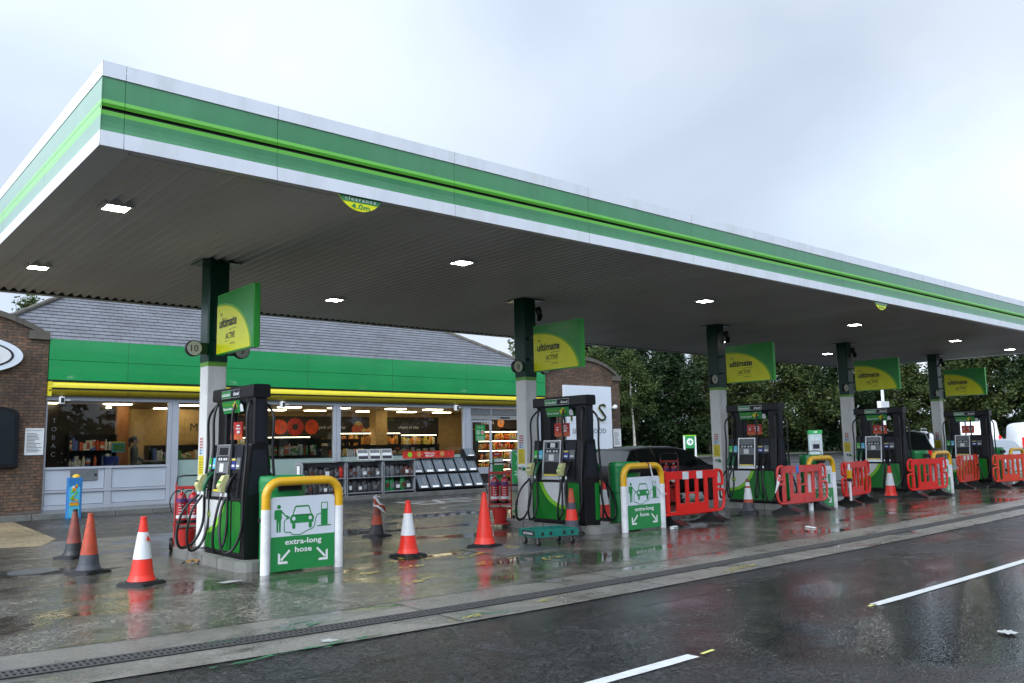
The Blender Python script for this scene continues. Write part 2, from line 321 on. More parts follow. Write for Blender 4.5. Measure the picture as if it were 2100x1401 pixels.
class MB:
    def __init__(s): s.v = []; s.f = []; s.m = []; s.sm = []; s.mats = []; s.T = Matrix.Identity(4)
    def mi(s, n):
        if n not in s.mats: s.mats.append(n)
        return s.mats.index(n)
    def add(s, vs, fs, m, smooth=False):
        k = len(s.v); i = s.mi(m)
        s.v += [tuple(s.T @ Vector(p)) for p in vs]
        for q in fs: s.f.append([a+k for a in q]); s.m.append(i); s.sm.append(smooth)
        return s
    def box(s, x0, x1, y0, y1, z0, z1, m, bev=0):
        vs = [(a, b, c) for c in (z0, z1) for a, b in ((x0, y0), (x1, y0), (x1, y1), (x0, y1))]
        if bev > 0:
            b = bev; ring = [(x0+b, y0), (x1-b, y0), (x1, y0+b), (x1, y1-b), (x1-b, y1), (x0+b, y1), (x0, y1-b), (x0, y0+b)]
            return s.prism(ring, z0, z1, m)
        return s.add(vs, [(3, 2, 1, 0), (4, 5, 6, 7), (0, 1, 5, 4), (1, 2, 6, 5), (2, 3, 7, 6), (3, 0, 4, 7)], m)
    def prism(s, poly, a, b, m, axis='z', smooth=False):
        n = len(poly); f3 = {'z': lambda p, h: (p[0], p[1], h), 'x': lambda p, h: (h, p[0], p[1]), 'y': lambda p, h: (p[0], h, p[1])}[axis]
        vs = [f3(p, a) for p in poly]+[f3(p, b) for p in poly]
        s.add(vs, [tuple(range(n))[::-1], tuple(range(n, 2*n))], m)
        return s.add(vs, [(i, (i+1) % n, n+(i+1) % n, n+i) for i in range(n)], m, smooth)
    def quad(s, a, b, c, d, m): return s.add([a, b, c, d], [(0, 1, 2, 3)], m)
    def tube(s, pts, r, m, n=8, cap=True, closed=False):
        pts = [Vector(p) for p in pts]; k = len(pts); rs = r if isinstance(r, (list, tuple)) else [r]*k
        vs = []; ref = None
        for i, p in enumerate(pts):
            if closed: d = pts[(i+1) % k]-pts[i-1]
            else: d = pts[min(i+1, k-1)]-pts[max(i-1, 0)]
            d = d.normalized() if d.length > 1e-9 else Vector((0, 0, 1))
            if ref is None:
                ref = Vector((0, 0, 1)) if abs(d.z) < .9 else Vector((1, 0, 0))
            a = (ref-d*ref.dot(d)); a = a.normalized() if a.length > 1e-6 else d.orthogonal().normalized(); b = d.cross(a); ref = a
            for j in range(n):
                t = 2*math.pi*j/n; vs.append(p+(a*math.cos(t)+b*math.sin(t))*rs[i])
        fs = []
        for i in range(k if closed else k-1):
            q = (i+1) % k
            for j in range(n): fs.append((i*n+j, i*n+(j+1) % n, q*n+(j+1) % n, q*n+j))
        s.add(vs, fs, m, True)
        if cap and not closed: s.add(vs[:n], [tuple(range(n))[::-1]], m); s.add(vs[-n:], [tuple(range(n))], m)
        return s
    def lathe(s, prof, m, c=(0, 0), n=20, sx=1, sy=1, cap=True, mats=None, phase=0):
        vs = []
        for r, z in prof:
            for j in range(n):
                t = 2*math.pi*j/n+phase; vs.append((c[0]+r*sx*math.cos(t), c[1]+r*sy*math.sin(t), z))
        for i in range(len(prof)-1):
            s.add(vs[i*n:(i+2)*n], [(j, (j+1) % n, n+(j+1) % n, n+j) for j in range(n)], mats[i] if mats else m, True)
        if cap: s.add(vs[:n], [tuple(range(n))[::-1]], mats[0] if mats else m); s.add(vs[-n:], [tuple(range(n))], mats[-1] if mats else m)
        return s
    def ellip(s, c, r, m, n=12, k=8):
        vs = []; 
        for i in range(k+1):
            a = math.pi*i/k
            for j in range(n):
                t = 2*math.pi*j/n; vs.append((c[0]+r[0]*math.sin(a)*math.cos(t), c[1]+r[1]*math.sin(a)*math.sin(t), c[2]+r[2]*math.cos(a)))
        return s.add(vs, [(i*n+j, (i+1)*n+j, (i+1)*n+(j+1) % n, i*n+(j+1) % n) for i in range(k) for j in range(n)], m, True)
    def poly(s, pts2, fn, m):
        return s.add([fn(*p) for p in pts2], [tuple(range(len(pts2)))], m)
    def text(s, t, fn, cx, cy, h, m, w=None, bold=0.0, space=1.0, shear=0.0, maxw=None):
        """fn maps (u,v) of a flat face to a point"""
        vs, fs, tw = text_mesh(t, bold, space, shear); k = h/0.7; kx = k if w is None else w/max(tw, 1e-6)
        if fs: s.add([fn(cx+a*kx, cy+b*k) for a, b in vs], fs, m)
        return s
    def build(s, name, parent=None):
        me = bpy.data.meshes.new(name); me.from_pydata(s.v, [], s.f)
        for n in s.mats: me.materials.append(M[n])
        me.polygons.foreach_set('material_index', s.m); me.polygons.foreach_set('use_smooth', s.sm); me.update()
        o = bpy.data.objects.new(name, me); C.objects.link(o)
        if parent: o.parent = parent
        return o
def tag(o, label, cat, group=None):
    o['label'] = label; o['category'] = cat
    if group: o['group'] = group
    return o
def struct(o, kind='structure', label=None):
    o['kind'] = kind
    if label: o['label'] = label
    return o
def thing(name, loc, label, cat, rz=0, group=None):
    o = bpy.data.objects.new(name, None); C.objects.link(o); o.location = loc; o.rotation_euler = (0, 0, rz); o.empty_display_size = .2
    return tag(o, label, cat, group)
def copy_tree(o, parent=None):
    c = o.copy(); C.objects.link(c)
    if parent: c.parent = parent
    for ch in list(o.children): copy_tree(ch, c)
    return c
def dup(o, loc, label, rz=None, sc=None, group=None):
    c = copy_tree(o); c.location = loc; c['label'] = label
    if rz is not None: c.rotation_euler = (0, 0, rz)
    if sc is not None: c.scale = sc if isinstance(sc, tuple) else (sc, sc, sc)
    if group: c['group'] = group
    return c
def spline(pts, k=6):
    pts = [Vector(p) for p in pts]; o = []
    P = [pts[0]*2-pts[1]]+pts+[pts[-1]*2-pts[-2]]
    for i in range(1, len(P)-2):
        a, b, c, d = P[i-1:i+3]
        for j in range(k):
            t = j/k; o.append(.5*((2*b)+(c-a)*t+(2*a-5*b+4*c-d)*t*t+(3*b-a-3*c+d)*t**3))
    o.append(pts[-1]); return o
def rrect(x0, x1, y0, y1, r, k=5, corners=(1, 1, 1, 1)):
    o = []
    for (cx, cy, a0), on in zip(((x1-r, y1-r, 0), (x0+r, y1-r, 90), (x0+r, y0+r, 180), (x1-r, y0+r, 270)), corners):
        if on:
            for j in range(k+1): a = R(a0+90*j/k); o.append((cx+r*math.cos(a), cy+r*math.sin(a)))
        else: a = R(a0+45); o.append((cx+r*(1 if math.cos(a) > 0 else -1), cy+r*(1 if math.sin(a) > 0 else -1)))
    return o

exec_parts = []
# ------------------------------------------------------------------ ground
def bow(x): return .012*(x-6.5)**2 if x < 6.5 and x > -2 else (.87 if x <= -2 else (.0023*(x-6.5)**2 if x < 24 else .704+.08*(min(x, 60)-24)))
def strip(name, xs, y0, y1, z, m, kind='structure', b0=1, b1=1):
    b = MB(); n = len(xs)
    vs = [(x, y0+b0*bow(x), z) for x in xs]+[(x, y1+b1*bow(x), z) for x in xs]
    b.add(vs, [(i, i+1, n+i+1, n+i) for i in range(n-1)], m); o = b.build(name); struct(o, kind); return o
b = MB(); b.add([(-300, -120, 0), (500, -120, 0), (500, 500, 0), (-300, 500, 0)], [(0, 1, 2, 3)], 'asphalt'); struct(b.build('ground'))
xs = [-6+i*.75 for i in range(57)]
strip('forecourt_slab', xs, 6.6, 16.6, .004, 'concrete', b1=0)
strip('channel_edging', xs, 5.95, 7.2, .008, 'channel_concrete')
b = MB()
for i in range(len(xs)-1): 
    x0, x1 = xs[i], xs[i+1]
    b.add([(x0, 6.40+bow(x0), .011), (x1, 6.40+bow(x1), .011), (x1, 6.61+bow(x1), .011), (x0, 6.61+bow(x0), .011)], [(0, 1, 2, 3)], 'grate_void')
x = 0.4
while x < 26:
    y = 6.4+bow(x); b.box(x, x+.022, y+.012, y+.198, .0115, .019, 'grate'); x += .045 if x < 14 else .09
for dy in (0, .093, .192): b.tube([(q, 6.408+dy+bow(q), .016) for q in xs if -1 < q < 30], .009, 'grate', n=4)
tag(b.build('drainage_channel'), 'long black slotted drainage channel in the concrete edging beside the road', 'drain grate')
b = MB()
def jl(p, q, w=.012, m='joint', z=.0125):
    p = Vector((*p, z)); q = Vector((*q, z)); d = (q-p).normalized(); n = Vector((-d.y, d.x, 0))*w/2
    b.quad(p-n, q-n, q+n, p+n, m)
for i in range(len(xs)-1): jl((xs[i], 7.2+bow(xs[i])), (xs[i+1], 7.2+bow(xs[i+1])), .016)
for x0, y0, x1, y1 in ((3.92, 11.5, 4.3, 7.25), (.2, 11.6, 2.4, 11.9), (8.6, 7.25, 8.6, 16), (13.1, 7.3, 13.1, 16), (17.9, 7.4, 17.9, 16), (22.8, 7.7, 22.8, 16), (4.1, 9.6, 17.9, 9.3), (2.2, 13.1, 36, 13.0), (3, 16.1, 36, 16.1), (7.2, 5.97, 7.25, 7.2), (4.55, 6.02, 4.6, 7.2), (10.3, 6, 10.35, 7.2), (13.6, 6.1, 13.6, 7.3)):
    jl((x0, y0), (x1, y1))
struct(b.build('slab_joint'))
def flecks(c, rx, ry, m, z, rot=0, n=26):
    b = MB()
    for _ in range(n):
        u, v = random.gauss(0, .5)*rx, random.gauss(0, .55)*ry; sx, sy = rx*random.uniform(.04, .16), ry*random.uniform(.10, .4); P = []
        cx, cy = c[0]+u*math.cos(rot)-v*math.sin(rot), c[1]+u*math.sin(rot)+v*math.cos(rot)
        for i in range(7): t = i*.9; k = random.uniform(.5, 1.2); a, q = sx*k*math.cos(t), sy*k*math.sin(t); P.append((cx+a*math.cos(rot)-q*math.sin(rot), cy+a*math.sin(rot)+q*math.cos(rot), z+.0002*(_ % 5)))
        b.add(P, [tuple(range(7))], m)
    return struct(b.build('worn_paint'))
def blotch(name, c, rx, ry, m, z, n=18, jag=.35, rot=0):
    b = MB(); vs = []
    for i in range(n):
        t = 2*math.pi*i/n; k = 1+random.uniform(-jag, jag); px, py = rx*k*math.cos(t), ry*k*math.sin(t)
        vs.append((c[0]+px*math.cos(rot)-py*math.sin(rot), c[1]+px*math.sin(rot)+py*math.cos(rot), z))
    b.add(vs, [tuple(range(n))], m); return struct(b.build(name))
# worn yellow and green paint on the slab and its edging
for c, rx, ry, rot in (((6.55, 10.0), .30, .06, .5), ((7.4, 9.55), .40, .05, .35), ((6.2, 9.2), .16, .05, .4), ((5.45, 9.15), .12, .05, -.6), ((8.4, 9.9), .18, .05, .6), ((7.9, 8.5), .2, .05, .2), ((6.9, 8.75), .13, .05, .2), ((5.6, 8.2), .2, .04, .4)):
    flecks(c, rx*1.5, ry*1.8, 'worn_yellow', .0125, rot)
for c, rx, ry, m, rot in (((2.75, 6.78), .22, .05, 'paint_green', .05), ((3.55, 6.85), .2, .035, 'paint_green', .1), ((3.1, 6.05), .5, .03, 'paint_green', .05), ((3.35, 6.2), .06, .06, 'stain_white', 0), ((4.7, 6.12), .14, .03, 'worn_yellow', .1), ((5.7, 6.25), .1, .03, 'worn_yellow', .1), ((8.7, 6.1), .3, .04, 'worn_yellow', .1), ((4.0, 9.75), .16, .07, 'stain_white', .1), ((7.25, 2.66), .085, .06, 'stain_white', .1)):
    (flecks(c, rx*1.4, ry*1.6, m, .0145, rot) if m != 'stain_white' else blotch('worn_paint', c, rx, ry, m, .0145, rot=rot))
b = MB()
for x0, y0, x1, y1 in ((6.9, 5.0, 7.0, 5.9), (1.5, 5.35, 20, 5.55), (10.6, 4.4, 16.5, 4.6)):
    p = [(x0+(x1-x0)*i/30, y0+(y1-y0)*i/30+random.uniform(-.012, .012), .0035) for i in range(31)]
    for a, c in zip(p[:-1], p[1:]): b.add([(a[0], a[1]-.004, a[2]), (c[0], c[1]-.004, c[2]), (c[0], c[1]+.004, c[2]), (a[0], a[1]+.004, a[2])], [(0, 1, 2, 3)], 'joint')
struct(b.build('road_crack'))
# metal cover plate and manholes set in the slab
b = MB(); b.box(7.7, 8.75, 9.15, 10.15, .005, .012, 'manhole'); b.box(7.66, 8.79, 9.11, 9.15, .005, .014, 'channel_concrete'); b.box(7.66, 7.7, 9.15, 10.2, .005, .014, 'channel_concrete')
tag(b.build('cover_plate'), 'dark square metal cover plate in the slab beside the tall red cone', 'ground cover')
b = MB(); b.lathe([(.30, .005), (.30, .012), (.25, .013), (.25, .011), (.0, .011)], 'manhole', (2.55, 12.6), n=28)
tag(b.build('manhole_cover'), 'round dark manhole cover in the wet slab at the far left', 'manhole cover')
# road markings
def line(name, pts, w, m='line_white'):
    b = MB(); P = [Vector((*p, 0)) for p in pts]; L = []; Rr = []
    for i, p in enumerate(P):
        d = (P[min(i+1, len(P)-1)]-P[max(i-1, 0)]).normalized(); n = Vector((-d.y, d.x, 0))*w/2; j = random.uniform(-.004, .004)
        L.append(p+n+Vector((0, j, .005))); Rr.append(p-n+Vector((0, -j, .005)))
    k = len(P); b.add(L+Rr, [(i, i+1, k+i+1, k+i) for i in range(k-1)], m); return struct(b.build(name))
line('road_marking', [(2+i*.15, 3.92) for i in range(21)], .105)
line('road_marking', [(7.66+i*.5, 3.93+.0011*(i)**2*.9) for i in range(20)], .10)
line('road_marking', [(5.08, 3.91), (5.24, 3.925)], .035, 'line_yellow'); line('road_marking', [(7.56, 3.925), (7.71, 3.935)], .035, 'line_yellow')
b = MB(); b.text('EXIT', lambda u, v: (14.35+u*1.0, 19.0+v*1.0, .005), 0, 0, 1.5, 'line_faded', w=2.6, bold=.02); struct(b.build('road_marking'))
pts = [(14.1+1.2*math.cos(a*.25)*1.3, 17.3+.8*math.sin(a*.25)) for a in range(5, 21)]; line('road_marking', pts, .12, 'line_faded')
# shop pavement, kerb, gravel patch
b = MB(); b.box(-12, 32, 22.62, 24.3, .0, .12, 'pavement'); struct(b.build('pavement'))
b = MB()
for i in range(48): b.box(-12+i*.915, -12+i*.915+.905, 22.5, 22.617, -.02, .123, 'kerb', bev=.012)
struct(b.build('kerb'))
b = MB(); b.add([(-9, 15.9, .006), (2.77, 16.2, .006), (3.3, 15.95, .006), (3.8, 17.1, .006), (4.05, 22.3, .006), (-9, 22.3, .006)], [(0, 1, 2, 3, 4, 5)], 'aggregate'); struct(b.build('gravel_patch'))
# far kerb and verge
b = MB(); b.box(-60, 400, 55.7, 55.9, -.1, .13, 'channel_concrete'); struct(b.build('far_kerb'))
b = MB()
ny, nx = 12, 60
vs = [(-60+i*460/nx, 55.9+j*7, .1+.016*j*7*(1+.4*math.sin(i*.9+j))) for j in range(ny) for i in range(nx+1)]
b.add(vs, [(j*(nx+1)+i, j*(nx+1)+i+1, (j+1)*(nx+1)+i+1, (j+1)*(nx+1)+i) for j in range(ny-1) for i in range(nx)], 'grass', True)
struct(b.build('grass_verge'))

# ------------------------------------------------------------------ canopy
CX0, CX1, CY0, CY1, CZ = 2.01, 32.0, 8.13, 16.75, 4.33
can = thing('canopy', (17, 12.4, 4.33), 'long flat forecourt canopy with white and green striped fascia and dark ribbed underside', 'canopy')
can.location = (0, 0, 0)
PRO = [((4.33, 0), (4.475, 0), 'white_fascia'), ((4.475, 0), (4.475, -.01), 'white_fascia'), ((4.475, -.01), (4.52, -.014), 'green_fascia'), ((4.52, -.014), (4.57, -.014), 'green_fascia'), ((4.57, -.014), (4.632, -.010), 'green_fascia'), ((4.632, -.010), (4.674, -.008), 'lime_fascia'), ((4.674, -.008), (4.690, -.045), 'dark_groove'), ((4.690, -.045), (4.714, -.045), 'dark_groove'), ((4.714, -.045), (4.714, -.018), 'dark_groove'), ((4.714, -.018), (4.722, -.015), 'lime_fascia'),
       ((4.722, -.015), (4.745, -.006), 'lime_fascia'), ((4.745, -.006), (4.782, -.010), 'lime_fascia'), ((4.782, -.010), (4.782, -.013), 'lime_fascia'), ((4.782, -.013), (4.86, -.012), 'green_fascia'), ((4.86, -.012), (4.93, -.012), 'green_fascia'), ((4.93, -.012), (5.0, -.012), 'green_fascia'),
       ((5.0, -.012), (5.0, 0), 'white_fascia'), ((5.0, 0), (5.146, 0), 'white_fascia'), ((5.146, 0), (5.146, -.15), 'white_fascia')]
def fascia(cuts, fn, mk):
    b = MB(); PR = PRO if mk == 0 else [(a, c, 'lime_fascia' if m == 'dark_groove' else m) for a, c, m in PRO if a[0] < 4.672 or a[0] > 4.72]+[((4.674, -.008), (4.722, -.015), 'lime_fascia')]
    for a, c in zip(cuts[:-1], cuts[1:]):
        g = .002
        for (z0, o0), (z1, o1), m in PR:
            b.add([fn(a+g, o0, z0), fn(c-g, o0, z0), fn(c-g, o1, z1), fn(a+g, o1, z1)], [(0, 1, 2, 3)], m)
    b.build('fascia', can); return b
fascia([CX0, 2.22, 3.75, 6.08]+[6.08+2.36*i for i in range(1, 11)]+[CX1], lambda a, o, z: (a, CY0-o, z), 0)
fascia([CY0, 10.4, 12.8, 15.2, CY1], lambda a, o, z: (CX0-o*.4, a, z), 1)
fascia([CY0, 10.4, 12.8, 15.2, CY1], lambda a, o, z: (CX1+o, a, z), 0)
fascia([CX0+2.5*i for i in range(12)]+[CX1], lambda a, o, z: (a, CY1+o, z), 0)
b = MB(); b.box(CX0+.14, CX1-.14, CY0+.14, CY0+.16, 4.34, 5.13, 'dark_groove'); b.box(CX0+.14, CX0+.16, CY0+.16, CY1-.16, 4.34, 5.1, 'dark_groove'); b.box(CX0+.2, CX1-.2, CY0+.2, CY1-.2, 4.95, 5.0, 'roof_deck')
b.box(CX0+.14, CX1-.14, CY1-.16, CY1-.14, 4.34, 5.1, 'dark_groove'); b.box(CX1-.16, CX1-.14, CY0+.16, CY1-.16, 4.34, 5.1, 'dark_groove'); b.build('roof_deck', can)
b = MB(); n = int((CX1-CX0-.5)/.15)*6; vs = []
for i in range(n+1):
    x = CX0+.28+i*(CX1-CX0-.56)/n; z = 4.346+(0, 0, .027, .052, .052, .027)[i % 6]; vs += [(x, CY0+.03, z), (x, CY1-.14, z)]
b.add(vs, [(2*i, 2*i+2, 2*i+3, 2*i+1) for i in range(n)], 'soffit', False)
b.box(CX0+.002, CX0+.29, CY0+.03, CY1-.1, 4.337, 4.35, 'soffit'); b.box(CX1-.29, CX1-.002, CY0+.03, CY1-.1, 4.337, 4.35, 'soffit')
b.box(CX0, CX1, CY1-.14, CY1-.06, 4.33, 4.42, 'soffit'); b.box(CX0+.3, CX1-.3, CY0+.02, CY0+.14, 4.337, 4.344, 'soffit'); b.box(CX0, CX1, CY0+.003, CY0+.016, 4.335, 4.35, 'dark_groove')
b.build('soffit', can)
LX = [2.73, 7.75, 13.86, 19.9, 25.8, 30.0]; LY = [10.2, 14.22]
def lamp_frame(): 
    b = MB(); w = .165
    for a in ((-w, w, -w, -w+.04), (-w, w, w-.04, w), (-w, -w+.04, -w+.04, w-.04), (w-.04, w, -w+.04, w-.04)): b.box(a[0], a[1], a[2], a[3], 4.322, 4.40, 'lamp_frame')
    return b
lf = None
for x in LX:
    for y in LY:
        if lf is None:
            lf = lamp_frame().build('light_fitting', can); l = MB(); l.prism([(p[0], p[1]) for p in rrect(-.148, .148, -.148, .148, .03, 2)], 4.326, 4.36, 'lamp_lens'); ll = l.build('lens', lf); lf.location = (x, y, 0)
        else:
            c = lf.copy(); C.objects.link(c); c.parent = can; c.location = (x, y, 0); d = ll.copy(); C.objects.link(d); d.parent = c
def clearance(x, label):
    b = MB(); n = 24; r = .32; cz = 4.49; y0 = CY0+.032
    a0 = math.asin((4.335-cz)/r); P = [(x+r*math.cos(t), cz+r*math.sin(t)) for t in [math.pi-a0+(math.pi+2*a0)*i/n for i in range(n+1)]]
    b.prism(P, y0, y0+.012, 'sign_yellow', 'y')
    g = [(px, pz) for px, pz in P if pz > 4.265]; L = [p for p in g if p[0] < x]; Rg = [p for p in g if p[0] > x]
    poly = sorted(L, key=lambda p: -p[1])+sorted(Rg, key=lambda p: p[1]); b.add([(p[0], y0-.003, p[1]) for p in poly], [tuple(range(len(poly)))], 'plate_green')
    b.text('clearance', lambda u, v: (x+u, y0-.006, v), 0, 4.283, .040, 'white_text', w=.40, bold=.01, space=1.3)
    b.text('4.0m', lambda u, v: (x+u, y0-.006, v), 0, 4.195, .058, 'plate_green', w=.24, bold=.015)
    return tag(b.build('clearance_sign'), label, 'sign', 'clearance signs under the canopy edge')
clearance(4.77, 'yellow half-round 4.0m clearance sign at the near end of the canopy edge')
clearance(17.1, 'small yellow half-round clearance sign farther along the canopy edge')

# ------------------------------------------------------------------ columns with number plates
ISL = [(0, 0), (6.07, -.2), (12.36, -.12), (18.8, 0), (24.85, 0)]
NUM = [('10', '9'), ('8', '7'), ('6', '5'), ('4', '3'), ('2', '1')]
PX_, PY_ = 4.65, 12.34
ORD = ['nearest', 'second', 'third', 'fourth', 'farthest']
for k, (dx, dy) in enumerate(ISL):
    c = thing('canopy_column', (PX_+dx, PY_+dy, 0), 'square white and dark green canopy column with pump numbers %s and %s' % NUM[k], 'column', group='canopy columns')
    b = MB(); b.box(0, .29, 0, .29, .14, 2.765, 'pillar_white', bev=.012); b.box(-.03, .32, -.03, .32, .139, .155, 'silver'); b.build('shaft', c)
    b = MB(); b.box(-.004, .294, -.004, .294, 2.765, 2.83, 'pillar_lime', bev=.012); b.build('band', c)
    b = MB(); b.box(-.012, .302, -.012, .302, 2.83, 4.36, 'pillar_green', bev=.02); b.box(-.15, .45, -.12, .42, 4.325, 4.335, 'pillar_green'); b.build('cladding', c)
    for s, t, x in ((0, NUM[k][0], -.215), (1, NUM[k][1], .505)):
        b = MB(); b.box(-.21 if s == 0 else .3, -.01 if s == 0 else .5, -.02, .02, 2.93, 3.1, 'pillar_green')
        pl = [(x+.118*math.cos(a*math.pi/16), 3.01+.118*math.sin(a*math.pi/16)) for a in range(32)]; b.prism(pl, -.045, .03, 'black_text', 'y')
        pl = [(x+.105*math.cos(a*math.pi/16), 3.01+.105*math.sin(a*math.pi/16)) for a in range(32)]; b.prism(pl, -.05, -.04, 'sign_grey', 'y')
        b.text(t, lambda u, v: (x+u, -.053, v), 0, 2.962, .098, 'black_text', bold=.004); b.build('number_plate', c)
    b = MB()   # stickers on the face towards the left lane
    fn = lambda u, v: (-.004, u, v)
    b.quad(fn(.23, 1.47), fn(.07, 1.47), fn(.07, 1.73), fn(.23, 1.73), 'paper')
    for i in range(6):
        z = 1.695-i*.042; b.quad((-.007, .20, z-.012), (-.007, .16, z-.012), (-.007, .16, z+.014), (-.007, .20, z+.014), 'blue_sticker' if i > 3 else 'red_sign')
        b.quad((-.007, .145, z-.012), (-.007, .10, z-.012), (-.007, .10, z+.014), (-.007, .145, z+.014), 'poster_cyan' if i > 3 else 'red_sign')
    b.quad(fn(.25, 1.17), fn(.06, 1.17), fn(.06, 1.45), fn(.25, 1.45), 'tape_yellow')
    b.text('!', lambda u, v: (-.007, -u, v), -.155, 1.385, .04, 'black_text', bold=.02)
    for i in range(5): b.quad((-.007, .22, 1.35-i*.035), (-.007, .09, 1.35-i*.035), (-.007, .09, 1.357-i*.035), (-.007, .22, 1.357-i*.035), 'grey_text')
    b.build('sticker_set', c)
    if k: 
        b = MB(); b.box(-.05, -.002, .10, .20, 1.06, 1.13, 'paper'); b.box(-.07, -.05, .11, .17, 1.07, 1.11, 'chrome'); b.box(-.03, -.001, .05, .10, 1.045, 1.10, 'bin_green'); b.build('cap_holder', c)
        b = MB(); b.add([(.292, -.06, 3.92), (.292, -.16, 3.92), (.38, -.12, 4.05), (.33, .0, 4.2), (.31, .1, 4.25), (.46, -.02, 4.0)], [(0, 1, 2, 3), (3, 2, 5), (3, 4, 5)], 'rubber')
        b.ellip((.37, -.02, 4.13), (.07, .06, .10), 'rubber'); b.build('loudspeaker', c)
# hanging promotion panels
def promo():
    r = thing('hanging_panel', (0, 0, 0), '', 'sign'); b = MB(); Y0, Y1, Z0, Z1 = -1.48, -.19, 2.905, 3.785
    b.box(.055, .145, Y0, Y1, Z0, Z1, 'sign_green2', bev=.006); b.build('case', r)
    for sx, mir in ((.052, 1), (.148, -1)):
        fn = (lambda u, v: (sx, Y1-.012-u, v)) if mir > 0 else (lambda u, v: (sx, Y0+.012+u, v))
        e_ = .0 
        b = MB(); Wd = Y1-Y0-.024
        def F(u, v, o=0): p = fn(u, v); return (p[0]-mir*o, p[1], p[2])
        b.quad(F(0, Z0+.012), F(Wd, Z0+.012), F(Wd, Z1-.012), F(0, Z1-.012), 'sign_green')
        def leaf(k, m, o):
            P = [(0, Z0+.014)]+[(Wd*.93*k*math.sin(a)**.9, Z0+.014+(.70*k)*math.cos(a)**1.1) for a in [math.pi/2*(1-i/16) for i in range(17)]]
            b.add([F(p[0], p[1], o) for p in P], [tuple(range(len(P)))], m)
        leaf(1.045, 'sign_lime', .002); leaf(1.0, 'sign_yellow', .004)
        G = lambda u, v: F(u, v, .007)
        b.text('ultimate', G, .41, Z0+.385, .135, 'grey_text', w=.62, bold=.03, shear=.12)
        b.text('bp', G, .17, Z0+.56, .05, 'grey_text'); b.text('with', G, .50, Z0+.315, .03, 'grey_text')
        b.text('ACTIVE', G, .50, Z0+.20, .085, 'grey_text', w=.34, bold=.012, shear=.25); b.text('technology', G, .58, Z0+.115, .028, 'grey_text')
        for (a, c, z) in ((.30, .46, .165), (.55, .72, .33)): b.quad(G(a, Z0+z), G(c, Z0+z), G(c, Z0+z+.006), G(a, Z0+z+.006), 'grey_text')
        b.build('printed_face', r)
    for z in (3.15, 3.55): b = MB(); b.box(.07, .12, -.20, .0, z, z+.04, 'pillar_green'); b.build('bracket', r)
    return r
pp = promo()
for k, (dx, dy) in enumerate(ISL):
    lab = 'green and yellow ultimate fuel panel hanging from the column numbered %s' % NUM[k][0]
    if k == 0: pp.location = (PX_, PY_, 0); pp['label'] = lab; pp['group'] = 'hanging fuel panels'
    else: dup(pp, (PX_+dx, PY_+dy, 0), lab)

# ------------------------------------------------------------------ shop
YS = 24.2
shop = thing('shop_building', (0, 0, 0), 'single-storey brick forecourt shop with slate roof, green fascia and lit glass front', 'building')
def arch(x0, x1, cx, ztop, zend, xe, n=28):
    rr = ((xe-cx)**2+(ztop-zend)**2)/(2*(ztop-zend)); return [(x0+(x1-x0)*i/n, ztop-rr+math.sqrt(max(rr*rr-(x0+(x1-x0)*i/n-cx)**2, 0))) for i in range(n+1)]
A1 = arch(.62, 4.97, 2.8, 5.10, 4.46, 4.97); A2 = arch(22.28, 26.55, 24.4, 4.93, 4.22, 26.55)
b = MB(); b.prism([(-6, .0), (4.97, .0)]+A1[::-1]+[(-6, 4.4)], YS-.1, YS+.5, 'brick', 'y'); b.prism([(4.9, YS+.5), (4.97, YS+.5), (4.97, 31.4), (4.9, 31.4)], 0, 4.4, 'brick'); b.build('brick_wall', shop)
b = MB(); b.prism([(22.28, 0), (26.55, 0)]+A2[::-1], YS-.1, YS+.3, 'brick', 'y'); b.box(26.3, 26.55, YS+.3, 31.4, 0, 4.2, 'brick'); b.box(4.9, 26.3, 31.4, 31.6, 0, 4.4, 'brick'); b.build('brick_wall', shop)
for A, ks in ((A1, (4.50, 4.975, 4.44, 4.66)), (A2, (26.1, 26.6, 4.16, 4.36))):
    b = MB()
    for i in range(len(A)-1):
        if i % 4 == 3: continue
        (xa, za), (xb, zb) = A[i], A[i+1]; b.prism([(xa, za-.002), (xb, zb-.002), (xb, zb+.14), (xa, za+.14)], YS-.17, YS+.35, 'coping', 'y')
    for i in range(3, len(A)-1, 4):
        (xa, za), (xb, zb) = A[i], A[i+1]; b.prism([(xa+.004, za-.004), (xb-.004, zb-.004), (xb-.004, zb+.135), (xa+.004, za+.135)], YS-.165, YS+.345, 'coping', 'y')
    b.box(ks[0], ks[1], YS-.18, YS+.36, ks[2], ks[3], 'coping'); b.build('coping', shop)
# roof in real overlapping courses
rf = MB(); XL, XR, ZE, TP = 3.2, 22.0, 4.47, .60; n = 26; st = .235/math.hypot(1, TP)
for i in range(n):
    t0, t1 = i*st, (i+1)*st+.02; y0, y1 = YS-.05+t0, YS-.05+t1
    z0, z1 = ZE+t0*TP+.022, ZE+t1*TP+.006
    rf.add([(XL+t0, y0, z0), (XR-t0, y0, z0), (XR-t1, y1, z1), (XL+t1, y1, z1)], [(0, 1, 2, 3)], 'slate')
    rf.add([(XL+t0, y0, z0-.018), (XR-t0, y0, z0-.018), (XR-t0, y0, z0), (XL+t0, y0, z0)], [(0, 1, 2, 3)], 'joint')
D = n*st; rf.add([(XL, YS-.05, ZE), (XL+D, YS-.05+D, ZE+D*TP), (XL+D, YS+D+.05, ZE+D*TP), (XL, YS+2*D, ZE)], [(3, 2, 1, 0)], 'slate')
rf.add([(XR, YS-.05, ZE), (XR-D, YS-.05+D, ZE+D*TP), (XR-D, YS+D+.05, ZE+D*TP), (XR, YS+2*D, ZE)], [(0, 1, 2, 3)], 'slate')
